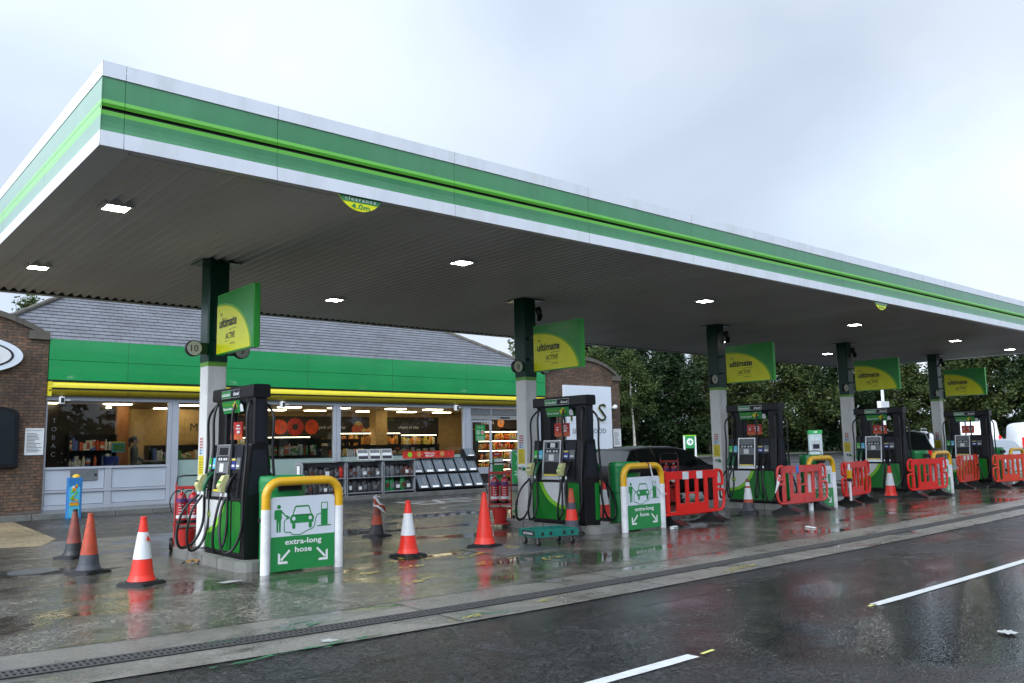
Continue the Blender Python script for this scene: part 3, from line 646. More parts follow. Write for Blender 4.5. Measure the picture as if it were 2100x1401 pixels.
rf.add([(XL, YS+2*D, ZE), (XR, YS+2*D, ZE), (XR-D, YS+D+.05, ZE+D*TP), (XL+D, YS+D+.05, ZE+D*TP)], [(0, 1, 2, 3)], 'slate')
ro = rf.build('roof', shop)
for s, X in ((1, XL), (-1, XR)):
    b = MB()
    for i in range(14): a, c = i*D/14, (i+1)*D/14-.02; b.tube([(X+s*a, YS-.05+a, ZE+a*TP+.03), (X+s*c, YS-.05+c, ZE+c*TP+.045)], .075, 'coping', n=8)
    b.build('hip_tile', ro)
# low roof behind the right gable
b = MB(); b.prism([(22.3, 4.2), (24.4, 5.0), (26.5, 4.2)], YS+.4, 31.5, 'slate', 'y'); b.build('wing_roof', shop)
# green fascia, yellow light bar
b = MB(); b.box(4.985, 22.26, YS-.15, YS+.1, 3.935, 4.475, 'shop_green'); b.box(4.985, 22.26, YS-.15, YS+.1, 3.42, 3.925, 'shop_green'); b.box(4.985, 22.26, YS-.12, YS+.1, 3.37, 3.44, 'joint'); b.box(4.985, 22.26, YS-.10, YS+.09, 3.9, 3.95, 'joint')
for x in (6.9, 9.4, 12.2, 15.3, 18.4, 20.6):
    b.box(x, x+.006, YS-.152, YS-.14, 3.43, 4.47, 'joint')
b.build('green_fascia', shop)
b = MB(); P = [(YS+.1, 3.365)]+[(YS-.13-.10*math.sin(a), 3.215+.145*math.cos(a)) for a in [i*math.pi/10 for i in range(0, 6)]]; b.prism([(p[0], p[1]) for p in P]+[(YS+.1, 3.19)], 4.99, 22.24, 'shop_yellow', 'x')
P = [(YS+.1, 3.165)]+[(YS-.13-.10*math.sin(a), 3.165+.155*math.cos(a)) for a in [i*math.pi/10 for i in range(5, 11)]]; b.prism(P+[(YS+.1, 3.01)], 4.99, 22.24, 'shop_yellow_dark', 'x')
b.box(5.05, 22.2, YS-.2, YS+.05, 3.163, 3.192, 'joint')
b.box(4.985, 5.06, YS-.225, YS+.1, 3.0, 3.37, 'shop_yellow')
for i in range(8): b.box(6.9+i*2.2, 6.906+i*2.2, YS-.234, YS-.1, 3.06, 3.16, 'joint')
b.build('yellow_light_bar', shop)
# glazing frames
fr = MB()
def fb(x0, x1, z0, z1, y0=YS-.03, y1=YS+.06, m='frame_grey'): fr.box(x0, x1, y0, y1, z0, z1, m)
fb(4.98, 22.27, 2.90, 3.02, YS-.05, YS+.1)
for x0, x1 in ((8.04, 8.33), (10.63, 10.91), (13.17, 13.42), (18.33, 18.66)): fb(x0, x1, .12, 2.898, YS-.06, YS+.08); fr.box(x0+.1, x0+.106, YS-.062, YS-.05, .12, 2.9, 'joint')
fb(21.6, 22.27, .12, 2.898); fb(4.99, 5.03, .12, 2.898)
fb(5.03, 8.04, 1.13, 1.19, YS-.05, YS+.05); fb(5.03, 8.04, .12, .22, YS-.05, YS+.05); fb(5.03, 8.04, .54, .60, YS-.048, YS+.05); fb(6.45, 6.62, .22, 1.13, YS-.04, YS+.05)
for a, c, z0, z1 in ((5.03, 6.45, .22, .54), (6.62, 8.04, .22, .54), (5.03, 6.45, .60, 1.13), (6.62, 8.04, .60, 1.13)): fr.box(a+.012, c-.012, YS-.02, YS+.04, z0+.012, z1-.012, 'panel_grey'); fr.box(a, c, YS-.008, YS+.02, z0, z1, 'joint')
fr.build('window_frame', shop)
b = MB(); b.box(5.62, 6.28, YS-.035, YS-.021, .83, 1.10, 'mid_grey'); b.box(6.20, 6.25, YS-.05, YS-.035, .95, 1.0, 'black_text'); b.box(5.75, 6.15, YS-.05, YS-.035, .845, .86, 'silver'); b.build('night_hatch', shop)
for x0, x1, z0 in ((5.03, 8.04, 1.19), (8.33, 10.63, 1.33), (10.91, 13.17, 1.28), (13.42, 18.33, 1.30)):
    b = MB(); b.quad((x0, YS+.01, z0), (x1, YS+.01, z0), (x1, YS+.01, 2.9), (x0, YS+.01, 2.9), 'glass'); w = b.build('window_pane', shop)
    if z0 > 1.2:
        b = MB(); b.box(x0, x1, YS, YS+.03, .16, z0-.02, 'frosted'); b.box(x0, x1, YS-.02, YS+.05, .12, .16, 'frame_grey'); b.box(x0, x1, YS-.01, YS+.04, z0-.02, z0, 'display_black'); b.build('frosted_panel', shop)
# doors
d = MB(); d.box(18.66, 21.6, YS-.05, YS+.05, 2.50, 2.64, 'silver'); d.box(18.66, 21.6, YS-.02, YS+.03, 2.66, 2.88, 'mid_grey'); d.box(19.62, 19.65, YS-.03, YS+.03, .12, 2.9, 'frame_grey'); d.box(20.05, 20.5, YS-.07, YS-.05, 2.54, 2.59, 'display_black'); d.build('door_head', shop)
def leaf_door(x0, x1, y, name):
    b = MB()
    for q in ((x0, x0+.06, .14, 2.48), (x1-.06, x1, .14, 2.48), (x0+.06, x1-.06, 2.40, 2.48), (x0+.06, x1-.06, .55, .78), (x0+.06, x1-.06, .14, .2)): b.box(q[0], q[1], y-.02, y+.02, q[2], q[3], 'frame_grey')
    b.box(x0+.06, x1-.06, y-.01, y+.01, .2, .55, 'interior_dark')
    o = b.build(name, shop); g = MB(); g.quad((x0+.06, y, .78), (x1-.06, y, .78), (x1-.06, y, 2.4), (x0+.06, y, 2.4), 'glass'); g.build('door_glass', o); return o
dl = leaf_door(18.70, 19.62, YS, 'door'); leaf_door(21.0, 21.6, YS+.05, 'door')
b = MB(); b.box(18.9, 19.34, YS-.018, YS-.012, 1.72, 2.3, 'plate_green'); b.text('Please wait', lambda u, v: (19.12+u, YS-.022, v), 0, 2.2, .04, 'white_text')
for x, m in ((19.02, 'plate_green'), (19.22, 'red_sign')):
    b.lathe([(.001, 0), (.075, 0)], 'white_text', (0, 0), n=16) if False else None
    for rr, mm, yy in ((.08, 'white_text', -.020), (.068, m, -.022)): b.add([(x+rr*math.cos(a*.3927), YS+yy, 2.03+rr*math.sin(a*.3927)) for a in range(16)], [tuple(range(16))], mm)
    b.box(x-.012, x+.012, YS-.026, YS-.023, 1.98, 2.06, 'white_text')
for i in range(3): b.box(18.95, 19.29, YS-.022, YS-.019, 1.78+i*.045, 1.79+i*.045, 'white_text')
b.build('door_poster', dl)
# shop interior shell
b = MB(); b.box(5.0, 25.9, YS+.52, 31.2, .10, .125, 'interior_floor'); b.box(5.0, 22.26, YS+.1, YS+.52, .10, .125, 'interior_floor'); b.build('shop_floor', shop)
b = MB(); b.box(5.0, 22.26, YS+.12, YS+.52, 3.02, 3.1, 'interior_ceiling'); b.box(5.0, 25.9, YS+.52, 31.2, 3.02, 3.1, 'interior_ceiling'); b.box(5.0, 22.26, YS+.09, YS+.12, 2.99, 3.3, 'interior_ceiling'); b.build('ceiling', shop)
b = MB(); b.box(4.98, 26.2, 31.2, 31.3, .1, 3.1, 'interior_cream'); b.box(12.0, 22.2, 31.1, 31.19, 2.0, 2.85, 'interior_dark'); b.box(5.0, 11.2, 31.1, 31.19, .12, 2.95, 'interior_dark'); b.box(25.9, 25.96, YS+.5, 31.2, .1, 3.1, 'interior_dark'); b.box(4.975, 5.0, YS+.5, 31.2, .1, 3.1, 'interior_dark')
b.box(5.0, 7.3, 27.5, 27.6, .12, 3.0, 'interior_dark'); b.box(7.75, 8.1, 27.9, 28.1, .12, 3.0, 'wood_brown'); b.box(8.1, 10.4, 28.0, 28.1, .12, 2.9, 'interior_cream'); b.box(17.2, 17.7, 28.2, 28.7, .12, 3.02, 'interior_cream')
b.box(9.85, 10.5, 27.97, 27.995, 1.8, 2.6, 'interior_cream')
b.text('M&S', lambda u, v: (u, 27.96, v), 10.05+.3, 2.2, .26, 'black_text', bold=0)
for t, x, h in (('completely', 12.9, .11), ('pick of the crop', 16.9, .13), ('cheers to that', 20.6, .13)): b.text(t, lambda u, v: (u, 31.085, v), x, 2.36, h, 'white_text', shear=.2)
b.build('interior_wall', shop)
first = None
for x in [5.7+1.95*i for i in range(10)]:
    for y in (25.6, 27.5, 29.6):
        bl = (x < 7 and y > 28)
        if first is None:
            q = MB(); q.box(-.38, .38, -.16, .16, 2.985, 3.019, 'shop_lamp'); first = q.build('ceiling_lamp', shop); first.location = (x, y, 0)
        else: c = first.copy(); C.objects.link(c); c.parent = shop; c.location = (x+random.uniform(-.25, .25), y, 0)
for i in range(8): M['prod%d' % i] = mat('prod%d' % i, [(.55, .1, .04), (.6, .45, .1), (.1, .3, .08), (.5, .5, .48), (.1, .15, .4), (.5, .25, .08), (.05, .05, .05), (.65, .62, .5)][i], .4, var=.4, scale=20)
def products(b, x0, x1, y, z, h, ms=None, dep=.25):
    x = x0
    while x < x1-.05:
        w = random.uniform(.05, .13); hh = h*random.uniform(.5, .95)
        if random.random() < .9:
            m = random.choice(ms or ['prod%d' % i for i in range(8)])
            q = random.random()
            if q > .62:
                zz = z
                while zz < z+hh-.03: h1_ = random.uniform(.04, .09); b.box(x+.004, x+w-.004, y+random.uniform(0, .02), y+dep*.7, zz, min(zz+h1_-.004, z+hh), random.choice(ms or ['prod1', 'prod3', 'prod5'])); zz += h1_
            elif q < .30: b.lathe([(w*.4, z), (w*.4, z+hh*.65), (w*.16, z+hh*.8), (w*.16, z+hh)], m, (x+w/2, y+.08), n=8)
            else: b.box(x+.004, x+w-.004, y, y+dep*random.uniform(.5, 1), z, z+hh, m)
        x += w
def shelf(label, x0, x1, y, zt, ns, ms=None, lit=False, body='display_black', cat='shelf unit'):
    t = thing('shop_shelf', (x0, y, .125), label, cat)
    b = MB(); b.box(0, x1-x0, .42, .47, 0, zt, body); b.box(0, .03, .0, .42, 0, zt, body); b.box(x1-x0-.03, x1-x0, 0, .42, 0, zt, body); b.box(.03, x1-x0-.03, .0, .42, 0, .1, body); b.build('carcass', t)
    for i in range(ns):
        z = .12+(zt-.15)*i/ns; b = MB(); b.box(.032, x1-x0-.032, .02, .415, z, z+.02, body); sh = b.build('shelf', t)
        if lit: b = MB(); b.box(.05, x1-x0-.05, .0, .018, z+(zt-.15)/ns-.05, z+(zt-.15)/ns-.03, 'shop_lamp'); b.build('strip_lamp', sh)
        b = MB(); products(b, .05, x1-x0-.05, .06, z+.022, (zt-.15)/ns-.07, ms); b.build('goods', sh)
    return t
shelf('low shelf of drinks and bottles behind the glass left of the column with number 10', 8.5, 10.2, 27.2, 1.62, 3, ['prod4', 'prod2', 'prod3', 'prod5', 'prod7'])
shelf('flower and magazine shelf behind the glass between the first and second frames', 11.0, 13.3, 25.2, 1.78, 3, ['prod3', 'prod7', 'prod2', 'prod0'])
shelf('warm lit bakery shelves glowing orange behind the large window', 15.6, 18.6, 28.6, 2.05, 4, ['food_orange', 'prod5', 'prod1', 'poster_food'], True)
shelf('dark chilled shelf behind the large window above the newspaper stand', 13.8, 15.6, 26.6, 1.75, 3, ['prod6', 'prod1', 'prod5', 'prod3'])
shelf('lit food shelves seen through the open sliding doors', 20.9, 23.6, 26.6, 2.05, 5, ['food_orange', 'prod0', 'prod3', 'prod1'], True)
shelf('tall tobacco and card shelf in the dark left end of the shop window', 6.1, 7.4, 26.6, 1.95, 4, ['prod3', 'prod4', 'prod0', 'prod7'])
shelf('lit shelf of small bright packets deep inside the left window', 5.9, 7.7, 29.4, 2.3, 5, ['prod4', 'prod1', 'prod7', 'prod0', 'prod2'], True)
shelf('long low shelf of boxed food behind the newspaper stand', 13.6, 18.1, 25.3, 1.52, 3, ['prod0', 'prod7', 'prod1', 'food_orange', 'prod3', 'prod6'])
shelf('tall shelf of snacks under the cheese poster', 18.6, 21.5, 30.2, 2.0, 4, ['food_orange', 'prod1', 'prod5', 'prod7'], True)
shelf('tall shelf of mixed groceries under the tomato poster', 12.2, 15.5, 30.2, 1.95, 4, ['prod2', 'prod3', 'prod1', 'prod7', 'prod0'], True)
b = MB(); b.box(0, 3.1, 0, .6, 0, 1.12, 'display_black', bev=.03); b.box(-.03, 3.13, -.03, .63, 1.121, 1.16, 'mid_grey'); o = b.build('counter'); o.location = (7.95, 26.0, .126); tag(o, 'dark till counter behind the window with the seated cashier', 'counter')
b = MB(); b.box(0, .34, 0, .05, 0, .26, 'poster_cyan'); b.box(.02, .32, -.005, 0, .03, .23, 'prod2'); b.box(.0, .34, -.002, .052, .26, .30, 'shop_yellow'); o = b.build('notice_stand'); o.location = (7.0, 25.6, 1.55); tag(o, 'bright green notice box hanging inside the left window', 'notice')
b = MB(); b.box(-.17, .17, 0, .22, 0, .24, 'blue_sticker', bev=.02); o = b.build('blue_crate'); o.location = (6.75, 24.6, 1.20); tag(o, 'dark blue box on the sill inside the left window', 'box')
def wallposter(name, x0, x1, z0, z1, y, m, label, deco=None):
    b = MB(); b.box(x0, x1, y, y+.02, z0, z1, m)
    if deco: deco(b, x0, x1, z0, z1, y)
    return tag(b.build(name), label, 'poster')
def deco1(b, x0, x1, z0, z1, y):
    for i, (u, rr) in enumerate(((.12, .3), (.5, .36), (.92, .3))): b.add([(x0+(x1-x0)*u+rr*math.cos(a*.3927), y-.004, (z0+z1)/2+rr*math.sin(a*.3927)) for a in range(16)], [tuple(range(16))], 'poster_tomato' if i != 1 else 'red_sign'); 
    b.add([(x0+(x1-x0)*.5+.13*math.cos(a*.3927), y-.006, (z0+z1)/2+.13*math.sin(a*.3927)) for a in range(16)], [tuple(range(16))], 'interior_dark')
def deco2(b, x0, x1, z0, z1, y):
    rnd = random.Random(4)
    for i in range(11):
        u, v, rr = rnd.uniform(x0+.15, x1-.15), rnd.uniform(z0+.15, z1-.15), rnd.uniform(.1, .24); b.add([(u+rr*math.cos(a*.3927), y-.004-.001*i, v+rr*math.sin(a*.3927)) for a in range(16)], [tuple(range(16))], rnd.choice(['food_orange', 'prod1', 'prod0', 'poster_tomato']))
    for rr, m, yy in ((.22, 'interior_dark', .02), (.16, 'prod7', .022), (.10, 'interior_dark', .024), (.05, 'prod1', .026)): b.add([((x0+x1)/2+.25+rr*math.cos(a*.3927), y-yy, (z0+z1)/2+rr*math.sin(a*.3927)) for a in range(16)], [tuple(range(16))], m)
wallposter('wall_poster', 14.4, 16.1, 2.03, 2.83, 31.06, 'interior_dark', 'red sliced tomato poster on the back wall of the shop', deco1)
wallposter('wall_poster', 17.8, 19.6, 2.03, 2.83, 31.06, 'interior_dark', 'food poster of round orange cheeses on the back wall of the shop', deco2)
wallposter('wall_poster', 20.9, 23.6, 2.25, 2.72, 26.9, 'interior_dark', 'dark dine in poster with an orange disc above the shelves inside the doors', lambda b, x0, x1, z0, z1, y: [b.add([(x0+1.45+.19*math.cos(a*.3927), y-.004, 2.48+.19*math.sin(a*.3927)) for a in range(16)], [tuple(range(16))], 'food_orange'), b.text('£10', lambda u, v: (u, y-.008, v), x0+1.45, 2.43, .12, 'white_text'), b.text('DINE IN', lambda u, v: (u, y-.008, v), x0+.75, 2.42, .13, 'white_text')])
# TOBACCO lettering on the window
b = MB()
for i, ch in enumerate('TOBAC'): b.text(ch, lambda u, v: (u, YS-.004, v), 5.20, 2.32-i*.215, .115, 'mid_grey', bold=-.012)
b.build('window_lettering', shop)
# signs and fittings on the shop wall
def ell(b, cx, cz, a, c, y0, y1, m): b.prism([(cx+a*math.cos(t*math.pi/24), cz+c*math.sin(t*math.pi/24)) for t in range(48)], y0, y1, m, 'y')
b = MB(); ell(b, 3.0, 3.97, 1.37, .49, YS-.26, YS-.1, 'sign_white'); ell(b, 3.0, 3.97, 1.17, .385, YS-.27, YS-.26, 'black_text'); ell(b, 3.0, 3.97, 1.11, .345, YS-.28, YS-.27, 'pole_white')
tag(b.build('oval_sign'), 'white oval sign with a black ring on the brick gable at the left edge', 'sign')
b = MB(); b.prism([(2.2, 1.22), (4.39, 1.22), (4.36, 2.56), (4.2, 2.66), (3.7, 2.74), (2.2, 2.74)], YS-.24, YS-.1, 'display_black', 'y'); b.prism([(2.3, 1.3), (4.3, 1.3), (4.27, 2.5), (4.15, 2.58), (3.7, 2.65), (2.3, 2.65)], YS-.25, YS-.24, 'dark_screen', 'y')
tag(b.build('notice_cabinet'), 'black cabinet with a curved top on the brick wall at the left edge', 'cabinet')
def notice(x0, x1, z0, z1, label, y=YS-.13):
    b = MB(); b.box(x0, x1, y, y+.03, z0, z1, 'paper', bev=.005); w = x1-x0; h = z1-z0
    b.text('PRIVATE PROPERTY', lambda u, v: (u, y-.003, v), (x0+x1)/2, z1-.07, .03, 'grey_text', w=w*.85)
    rnd = random.Random(3)
    for i in range(14):
        z = z1-.13-i*(h-.18)/14; b.box(x0+.04, x0+.04+(w-.08)*rnd.uniform(.5, 1), y-.003, y, z-.012, z, 'grey_text')
    return tag(b.build('wall_notice'), label, 'notice', 'parking notices on the brick piers')
notice(4.53, 4.955, 1.51, 2.18, 'white text-covered notice on the brick pier left of the shop window')
notice(26.07, 26.53, 1.42, 2.15, 'white text-covered notice on the brick pier right of the big white sign')
b = MB(); b.box(23.22, 25.92, YS-.2, YS-.1, 1.33, 3.885, 'sign_white'); b.box(23.22, 25.92, YS-.202, YS-.19, 2.37, 2.376, 'sign_grey'); sg = b.build('shop_sign'); tag(sg, 'tall white shop sign with black letters on the right brick gable', 'sign')
for t, x, w in (('M', 23.82, .62), ('&', 24.55, .50), ('S', 25.32, .47)):
    b = MB(); b.text(t, lambda u, v: (u, YS-.245, v), x, 2.47, .72, 'black_text', w=w, bold=-.004); b.text(t, lambda u, v: (u, YS-.225, v), x+.012, 2.462, .72, 'shop_lamp' if 0 else 'sign_yellow', w=w*1.02, bold=-.002); b.build('letter', sg)
b = MB(); b.text('SIMPLY FOOD', lambda u, v: (u, YS-.215, v), 24.57, 1.97, .20, 'grey_text', w=1.92, bold=-.008); b.build('lettering', sg)
b = MB(); b.box(26.0, 26.06, YS-.2, YS-.1, 3.0, 3.08, 'paper'); b.ellip((26.1, YS-.24, 3.05), (.1, .1, .1), 'pole_white'); tag(b.build('wall_lamp'), 'small white round lamp on the brick beside the tall white sign', 'lamp')
for i, x in enumerate((5.30, 11.35, 17.9)):
    b = MB(); b.box(x-.06, x+.06, YS-.3, YS-.14, 2.80, 2.98, 'pole_white', bev=.02); b.box(x-.035, x+.035, YS-.31, YS-.3, 2.83, 2.95, 'black_text'); b.box(x+.06, x+.2, YS-.2, YS-.16, 2.88, 2.92, 'pole_white'); b.box(x-.02, x+.02, YS-.2, YS-.05, 2.9, 3.0, 'pole_white')
    tag(b.build('security_camera'), 'small white security camera at the top of the %s' % ['tobacco window', 'window with the tomato poster', 'large window next to the doors'][i], 'camera', 'security cameras along the shopfront')
# ------------------------------------------------------------------ islands
def island():
    b = MB(); o = rrect(-.47, .47, -1.30, 1.30, .22, 5); i_ = rrect(-.37, .37, -1.20, 1.20, .14, 5); n = len(o)
    for k in range(n):
        a, c = o[k], o[(k+1) % n]; ia, ic = i_[k], i_[(k+1) % n]; L = math.dist(a, c); m = max(1, round(L/.6))
        for j in range(m):
            f = lambda p, q, t: (p[0]+(q[0]-p[0])*t, p[1]+(q[1]-p[1])*t)
            g = .008/L if m > 1 else 0
            A, B_, IA, IB = f(a, c, j/m+g), f(a, c, (j+1)/m-g), f(ia, ic, j/m+g), f(ia, ic, (j+1)/m-g)
            b.add([(*A, -.01), (*B_, -.01), (B_[0]*.985, B_[1]*.995, .13), (A[0]*.985, A[1]*.995, .13), (*IB, .145), (*IA, .145)], [(0, 1, 2, 3), (3, 2, 4, 5)], 'kerb')
    b.prism(rrect(-.44, .44, -1.27, 1.27, .2, 5), -.01, .12, 'joint'); b.prism(rrect(-.375, .375, -1.205, 1.205, .145, 5), .1, .14, 'concrete')
    return b.build('pump_island')
isl = island()
for k, (dx, dy) in enumerate(ISL):
    o = isl if k == 0 else isl.copy()
    if k: C.objects.link(o)
    o.location = (4.83+dx, 11.62+dy, 0); tag(o, 'raised concrete kerb island under the fuel pump numbered %s' % NUM[k][0], 'island', 'pump islands')

# ------------------------------------------------------------------ fuel pumps
def helios(b, fn, cu, cv, r):
    for rr, m, o, n in ((1.0, 'sign_green2', .003, 18), (.82, 'pump_lime', .005, 18), (.62, 'hoop_yellow', .007, 18), (.36, 'white_text', .009, 18)):
        P = []
        for i in range(n*2): a = math.pi*i/n; q = r*rr*(1 if i % 2 == 0 else .80); P.append(fn(cu+q*math.cos(a), cv+q*math.sin(a), o))
        b.add(P, [tuple(range(n*2))], m)
def hwid(z): return .19 if z < .87 else (.19-(z-.87)*.33 if z < .90 else .18-(z-.90)*.10)
def pump(mirror, seed, tags):
    rnd = random.Random(seed)
    r = thing('fuel_pump', (0, 0, 0), '', 'fuel pump', group='fuel pumps')
    Yu = lambda u: .88-u
    b = MB(); P = [(-.18, .141), (-.19, .18), (-.19, .87), (-.18, .90), (-.112, 1.58), (-.105, 1.60), (.105, 1.60), (.112, 1.58), (.18, .90), (.19, .87), (.19, .18), (.18, .141)]
    b.prism(P, Yu(1.55), Yu(.22), 'pump_black', 'y'); b.prism([(-.15, .95), (-.09, 1.52), (.09, 1.52), (.15, .95)], Yu(1.556), Yu(1.55), 'pump_slate', 'y')
    b.box(.07, .17, Yu(1.558), Yu(1.55), .22, .85, 'pump_green'); b.build('cabinet', r)
    for u0, u1 in ((.36, .62), (1.28, 1.555)):
        b = MB(); b.box(-.095, .095, Yu(u1), Yu(u0), 1.59, 2.21, 'pump_black', bev=.02); b.box(-.06, .06, Yu(u1)-.004, Yu(u1), 1.62, 2.18, 'pump_slate'); b.build('upright', r)
    b = MB(); b.prism([(-.105, 2.2), (-.12, 2.22), (-.115, 2.36), (-.09, 2.375), (.09, 2.375), (.115, 2.36), (.12, 2.22), (.105, 2.2)], Yu(1.585), Yu(.20), 'pump_black', 'y'); b.prism([(-.08, 2.15), (-.105, 2.2), (.105, 2.2), (.08, 2.15)], Yu(1.4), Yu(.3), 'pump_slate', 'y'); b.build('header', r)
    for s in (0, 1):
        T = Matrix.Rotation(math.pi*s, 4, 'Z') if s == 0 else Matrix.Rotation(math.pi, 4, 'Z')@Matrix.Identity(4)
        yc = lambda u: Yu(u) if s == 0 else -(Yu(1.77-u))   # keep the bank inside the cabinet after turning
        def new(): b = MB(); b.T = T.copy(); return b
        YY = (lambda u: Yu(u)) if s == 0 else (lambda u: -Yu(1.77-u))
        F = lambda u, v, o=0: (-(hwid(v)+o), YY(u), v)
        H = lambda u, v, o=0: (-(.206+o), YY(u), v)
        b = new()
        b.add([F(u, v, .004) for u, v in ((.25, .21), (1.10, .21), (1.10, .855), (.25, .855))], [(0, 1, 2, 3)], 'pump_green')
        mu = (lambda u: 1.35-u) if mirror else (lambda u: u)
        cw = [(.25, .46), (.36, .465), (.48, .50), (.6, .565), (.70, .65), (.78, .745), (.84, .855)]; cl = [(.25, .395), (.38, .405), (.52, .44), (.66, .51), (.77, .60), (.86, .72), (.93, .855)]
        b.add([F(mu(u), v, .006) for u, v in cl+[(.25, .855)]], [tuple(range(8))], 'pump_lime'); b.add([F(mu(u), v, .008) for u, v in cw+[(.25, .855)]], [tuple(range(8))], 'pump_white')
        if not mirror: helios(b, lambda u, v, o: F(u, v, .009+o), .37, .66, .066)
        b.build('lower_panel', r)
        b = new(); b.add([F(u, v, .004) for u, v in ((1.15, .21), (1.40, .21), (1.43, .24), (1.43, .83), (1.40, .855), (1.15, .855))], [tuple(range(6))], 'pump_green'); b.build('side_panel', r)
        # display module
        b = new()
        def slab(u0, u1, z0, z1, o, m):
            A = [F(u0, z0), F(u1, z0), F(u1, z1), F(u0, z1)]; B_ = [F(u0, z0, o), F(u1, z0, o), F(u1, z1, o), F(u0, z1, o)]
            b.add(A+B_, [(4, 5, 6, 7), (0, 1, 5, 4), (1, 2, 6, 5), (2, 3, 7, 6), (3, 0, 4, 7)], m)
        slab(.52, .97, .905, 1.595, .03, 'pump_black'); slab(.515, .545, .90, 1.60, .045, 'silver'); slab(.945, .975, .90, 1.60, .045, 'silver'); slab(.545, .945, .905, .955, .042, 'silver'); slab(.545, .945, 1.575, 1.60, .045, 'silver')
        slab(.56, .93, 1.44, 1.57, .036, 'mid_grey'); slab(.60, .89, 1.46, 1.555, .04, 'dark_screen'); slab(.56, .93, 1.375, 1.43, .036, 'pump_black')
        for q in range(4): slab(.60+q*.075+(.02 if q > 1 else 0), .645+q*.075+(.02 if q > 1 else 0), 1.385, 1.42, .042, 'paper')
        slab(.555, .935, 1.215, 1.37, .04, 'mid_grey'); slab(.67, .80, 1.235, 1.345, .044, 'paper'); slab(.56, .93, .958, .972, .045, 'silver'); slab(.56, .93, .972, 1.0, .05, 'tape_yellow')
        if mirror: slab(.70, .82, 1.47, 1.55, .044, 'paper')
        b.build('display', r)
        # nozzle banks
        for u0, cols in ((.245, ('sign_green2', 'poster_cyan')), (1.02, ('blue_sticker', 'mid_grey'))):
            b = new(); w = .245 if u0 < 1 else .30
            slab(u0, u0+w, .905, 1.58 if u0 > 1 else 1.45, .012, 'pump_slate')
            for q in range(2):
                a = u0+.015+q*(w/2); c = a+w/2-.025; slab(a, c, 1.27, 1.42, .03, cols[q]); slab(a+.02, c-.02, 1.30, 1.33, .033, 'paper'); slab(a+.012, c-.012, .93, 1.24, .016, 'grate_void')
                if u0 > 1 and q == 0: slab(a, c, 1.385, 1.41, .034, 'tape_yellow')
            b.build('nozzle_bank', r)
        hz = [(.30, .18, 0), (.425, .37, 1), (1.09, 1.02, 2), (1.235, 1.50, 3)]
        for u, ue, q in hz:
            cu = rnd.uniform(-.012, .012); x0 = -(hwid(1.15)+.02)
            b = new(); y = YY(u+cu)
            b.tube([(x0+.06, y, 1.24), (x0-.02, y, 1.20), (x0-.08, y, 1.13), (x0-.12, y, 1.03), (x0-.13, y, .97)], [.016, .018, .034, .03, .022], 'pump_black' if q > 1 else 'nozzle_green', n=8)
            b.tube([(x0-.02, y, 1.17), (x0+.02, y, 1.06), (x0-.08, y, .98)], .009, 'pump_black', n=6)
            b.tube([(x0-.13, y, .975), (x0-.14, y, .90)], .017, 'paper', n=8)
            if tags and ((q == 0) or (q == 2)) and s == 0:
                P2 = [(x0-.05, 1.20), (x0-.12, 1.19), (x0-.19, 1.06), (x0-.16, .98), (x0-.11, .97), (x0-.08, 1.08)]; b.prism(P2, y-.052, y+.052, 'nozzle_tag', 'y')
                for zz in (1.04, 1.10): b.box(x0-.165-.01*(zz > 1.05), x0-.15, y-.04, y+.04, zz, zz+.02, 'sign_green2' if q else 'black_text')
            b.build('nozzle', r)
            ye = YY(ue); k1 = rnd.uniform(.95, 1.2)*(1.9 if q == 0 else 1.5 if q == 1 else 1); low = rnd.uniform(.19, .27); sg = -1 if s == 0 else -1
            pts = [(x0-.14, y, .92), (x0-.17*k1, y-.01, .72), (x0-.20*k1, (y*.7+ye*.3), .42), (x0-.17*k1, (y*.5+ye*.5), low), (x0-.08*k1, (y*.25+ye*.75), low+.06), (x0-.03, ye, .55), (x0-.02+.0, ye, 1.0), (x0+.02, ye, 1.5), (-.16, ye, 1.95), (-.12, YY(min(max(ue, .32), 1.48)), 2.13), (-.06, YY(min(max(ue, .36), 1.45)), 2.17)]
            b = new(); b.tube(spline(pts, 5), .0185, 'rubber', n=8); b.build('hose', r)
        b = new(); A = lambda u, v, o=0: (-(.122+o), YY(u), v)
        b.quad(A(.53, 2.225), A(1.16, 2.225), A(1.16, 2.335), A(.53, 2.335), 'silver'); b.quad(A(.537, 2.232, .002), A(.85, 2.232, .002), A(.85, 2.328, .002), A(.537, 2.328, .002), 'plate_green'); b.quad(A(.857, 2.232, .002), A(1.153, 2.232, .002), A(1.153, 2.328, .002), A(.857, 2.328, .002), 'pump_slate')
        AA = lambda u, v: A(u, v, .005)
        b.text('unleaded', AA, .69, 2.255, .048, 'white_text', w=.27, bold=.02); b.text('diesel', AA, 1.04, 2.255, .048, 'white_text', w=.18, bold=.02); b.build('fuel_sign', r)
        b = new(); G = lambda u, v, o=0: (-(.10+(v-2.02)*.15+o), YY(u), v)
        pl = [G(*p) for p in ((.57, 2.02), (1.13, 2.02), (1.15, 2.185), (.55, 2.185))]; b.add(pl+[(p[0]+.012, p[1], p[2]) for p in pl], [(0, 1, 2, 3), (7, 6, 5, 4), (0, 4, 5, 1), (1, 5, 6, 2), (2, 6, 7, 3), (3, 7, 4, 0)], 'plate_green')
        b.add([G(*p, .003) for p in ((.90, 2.12), (1.02, 2.18), (1.07, 2.10), (.95, 2.045))], [(0, 1, 2, 3)], 'tape_yellow')
        G2 = lambda u, v: G(u, v, .004)
        b.text('Collect points', G2, .72, 2.125, .032, 'pump_lime', w=.28, bold=.02); b.text('Choose rewards', G2, .735, 2.065, .034, 'white_text', w=.31, bold=.03)
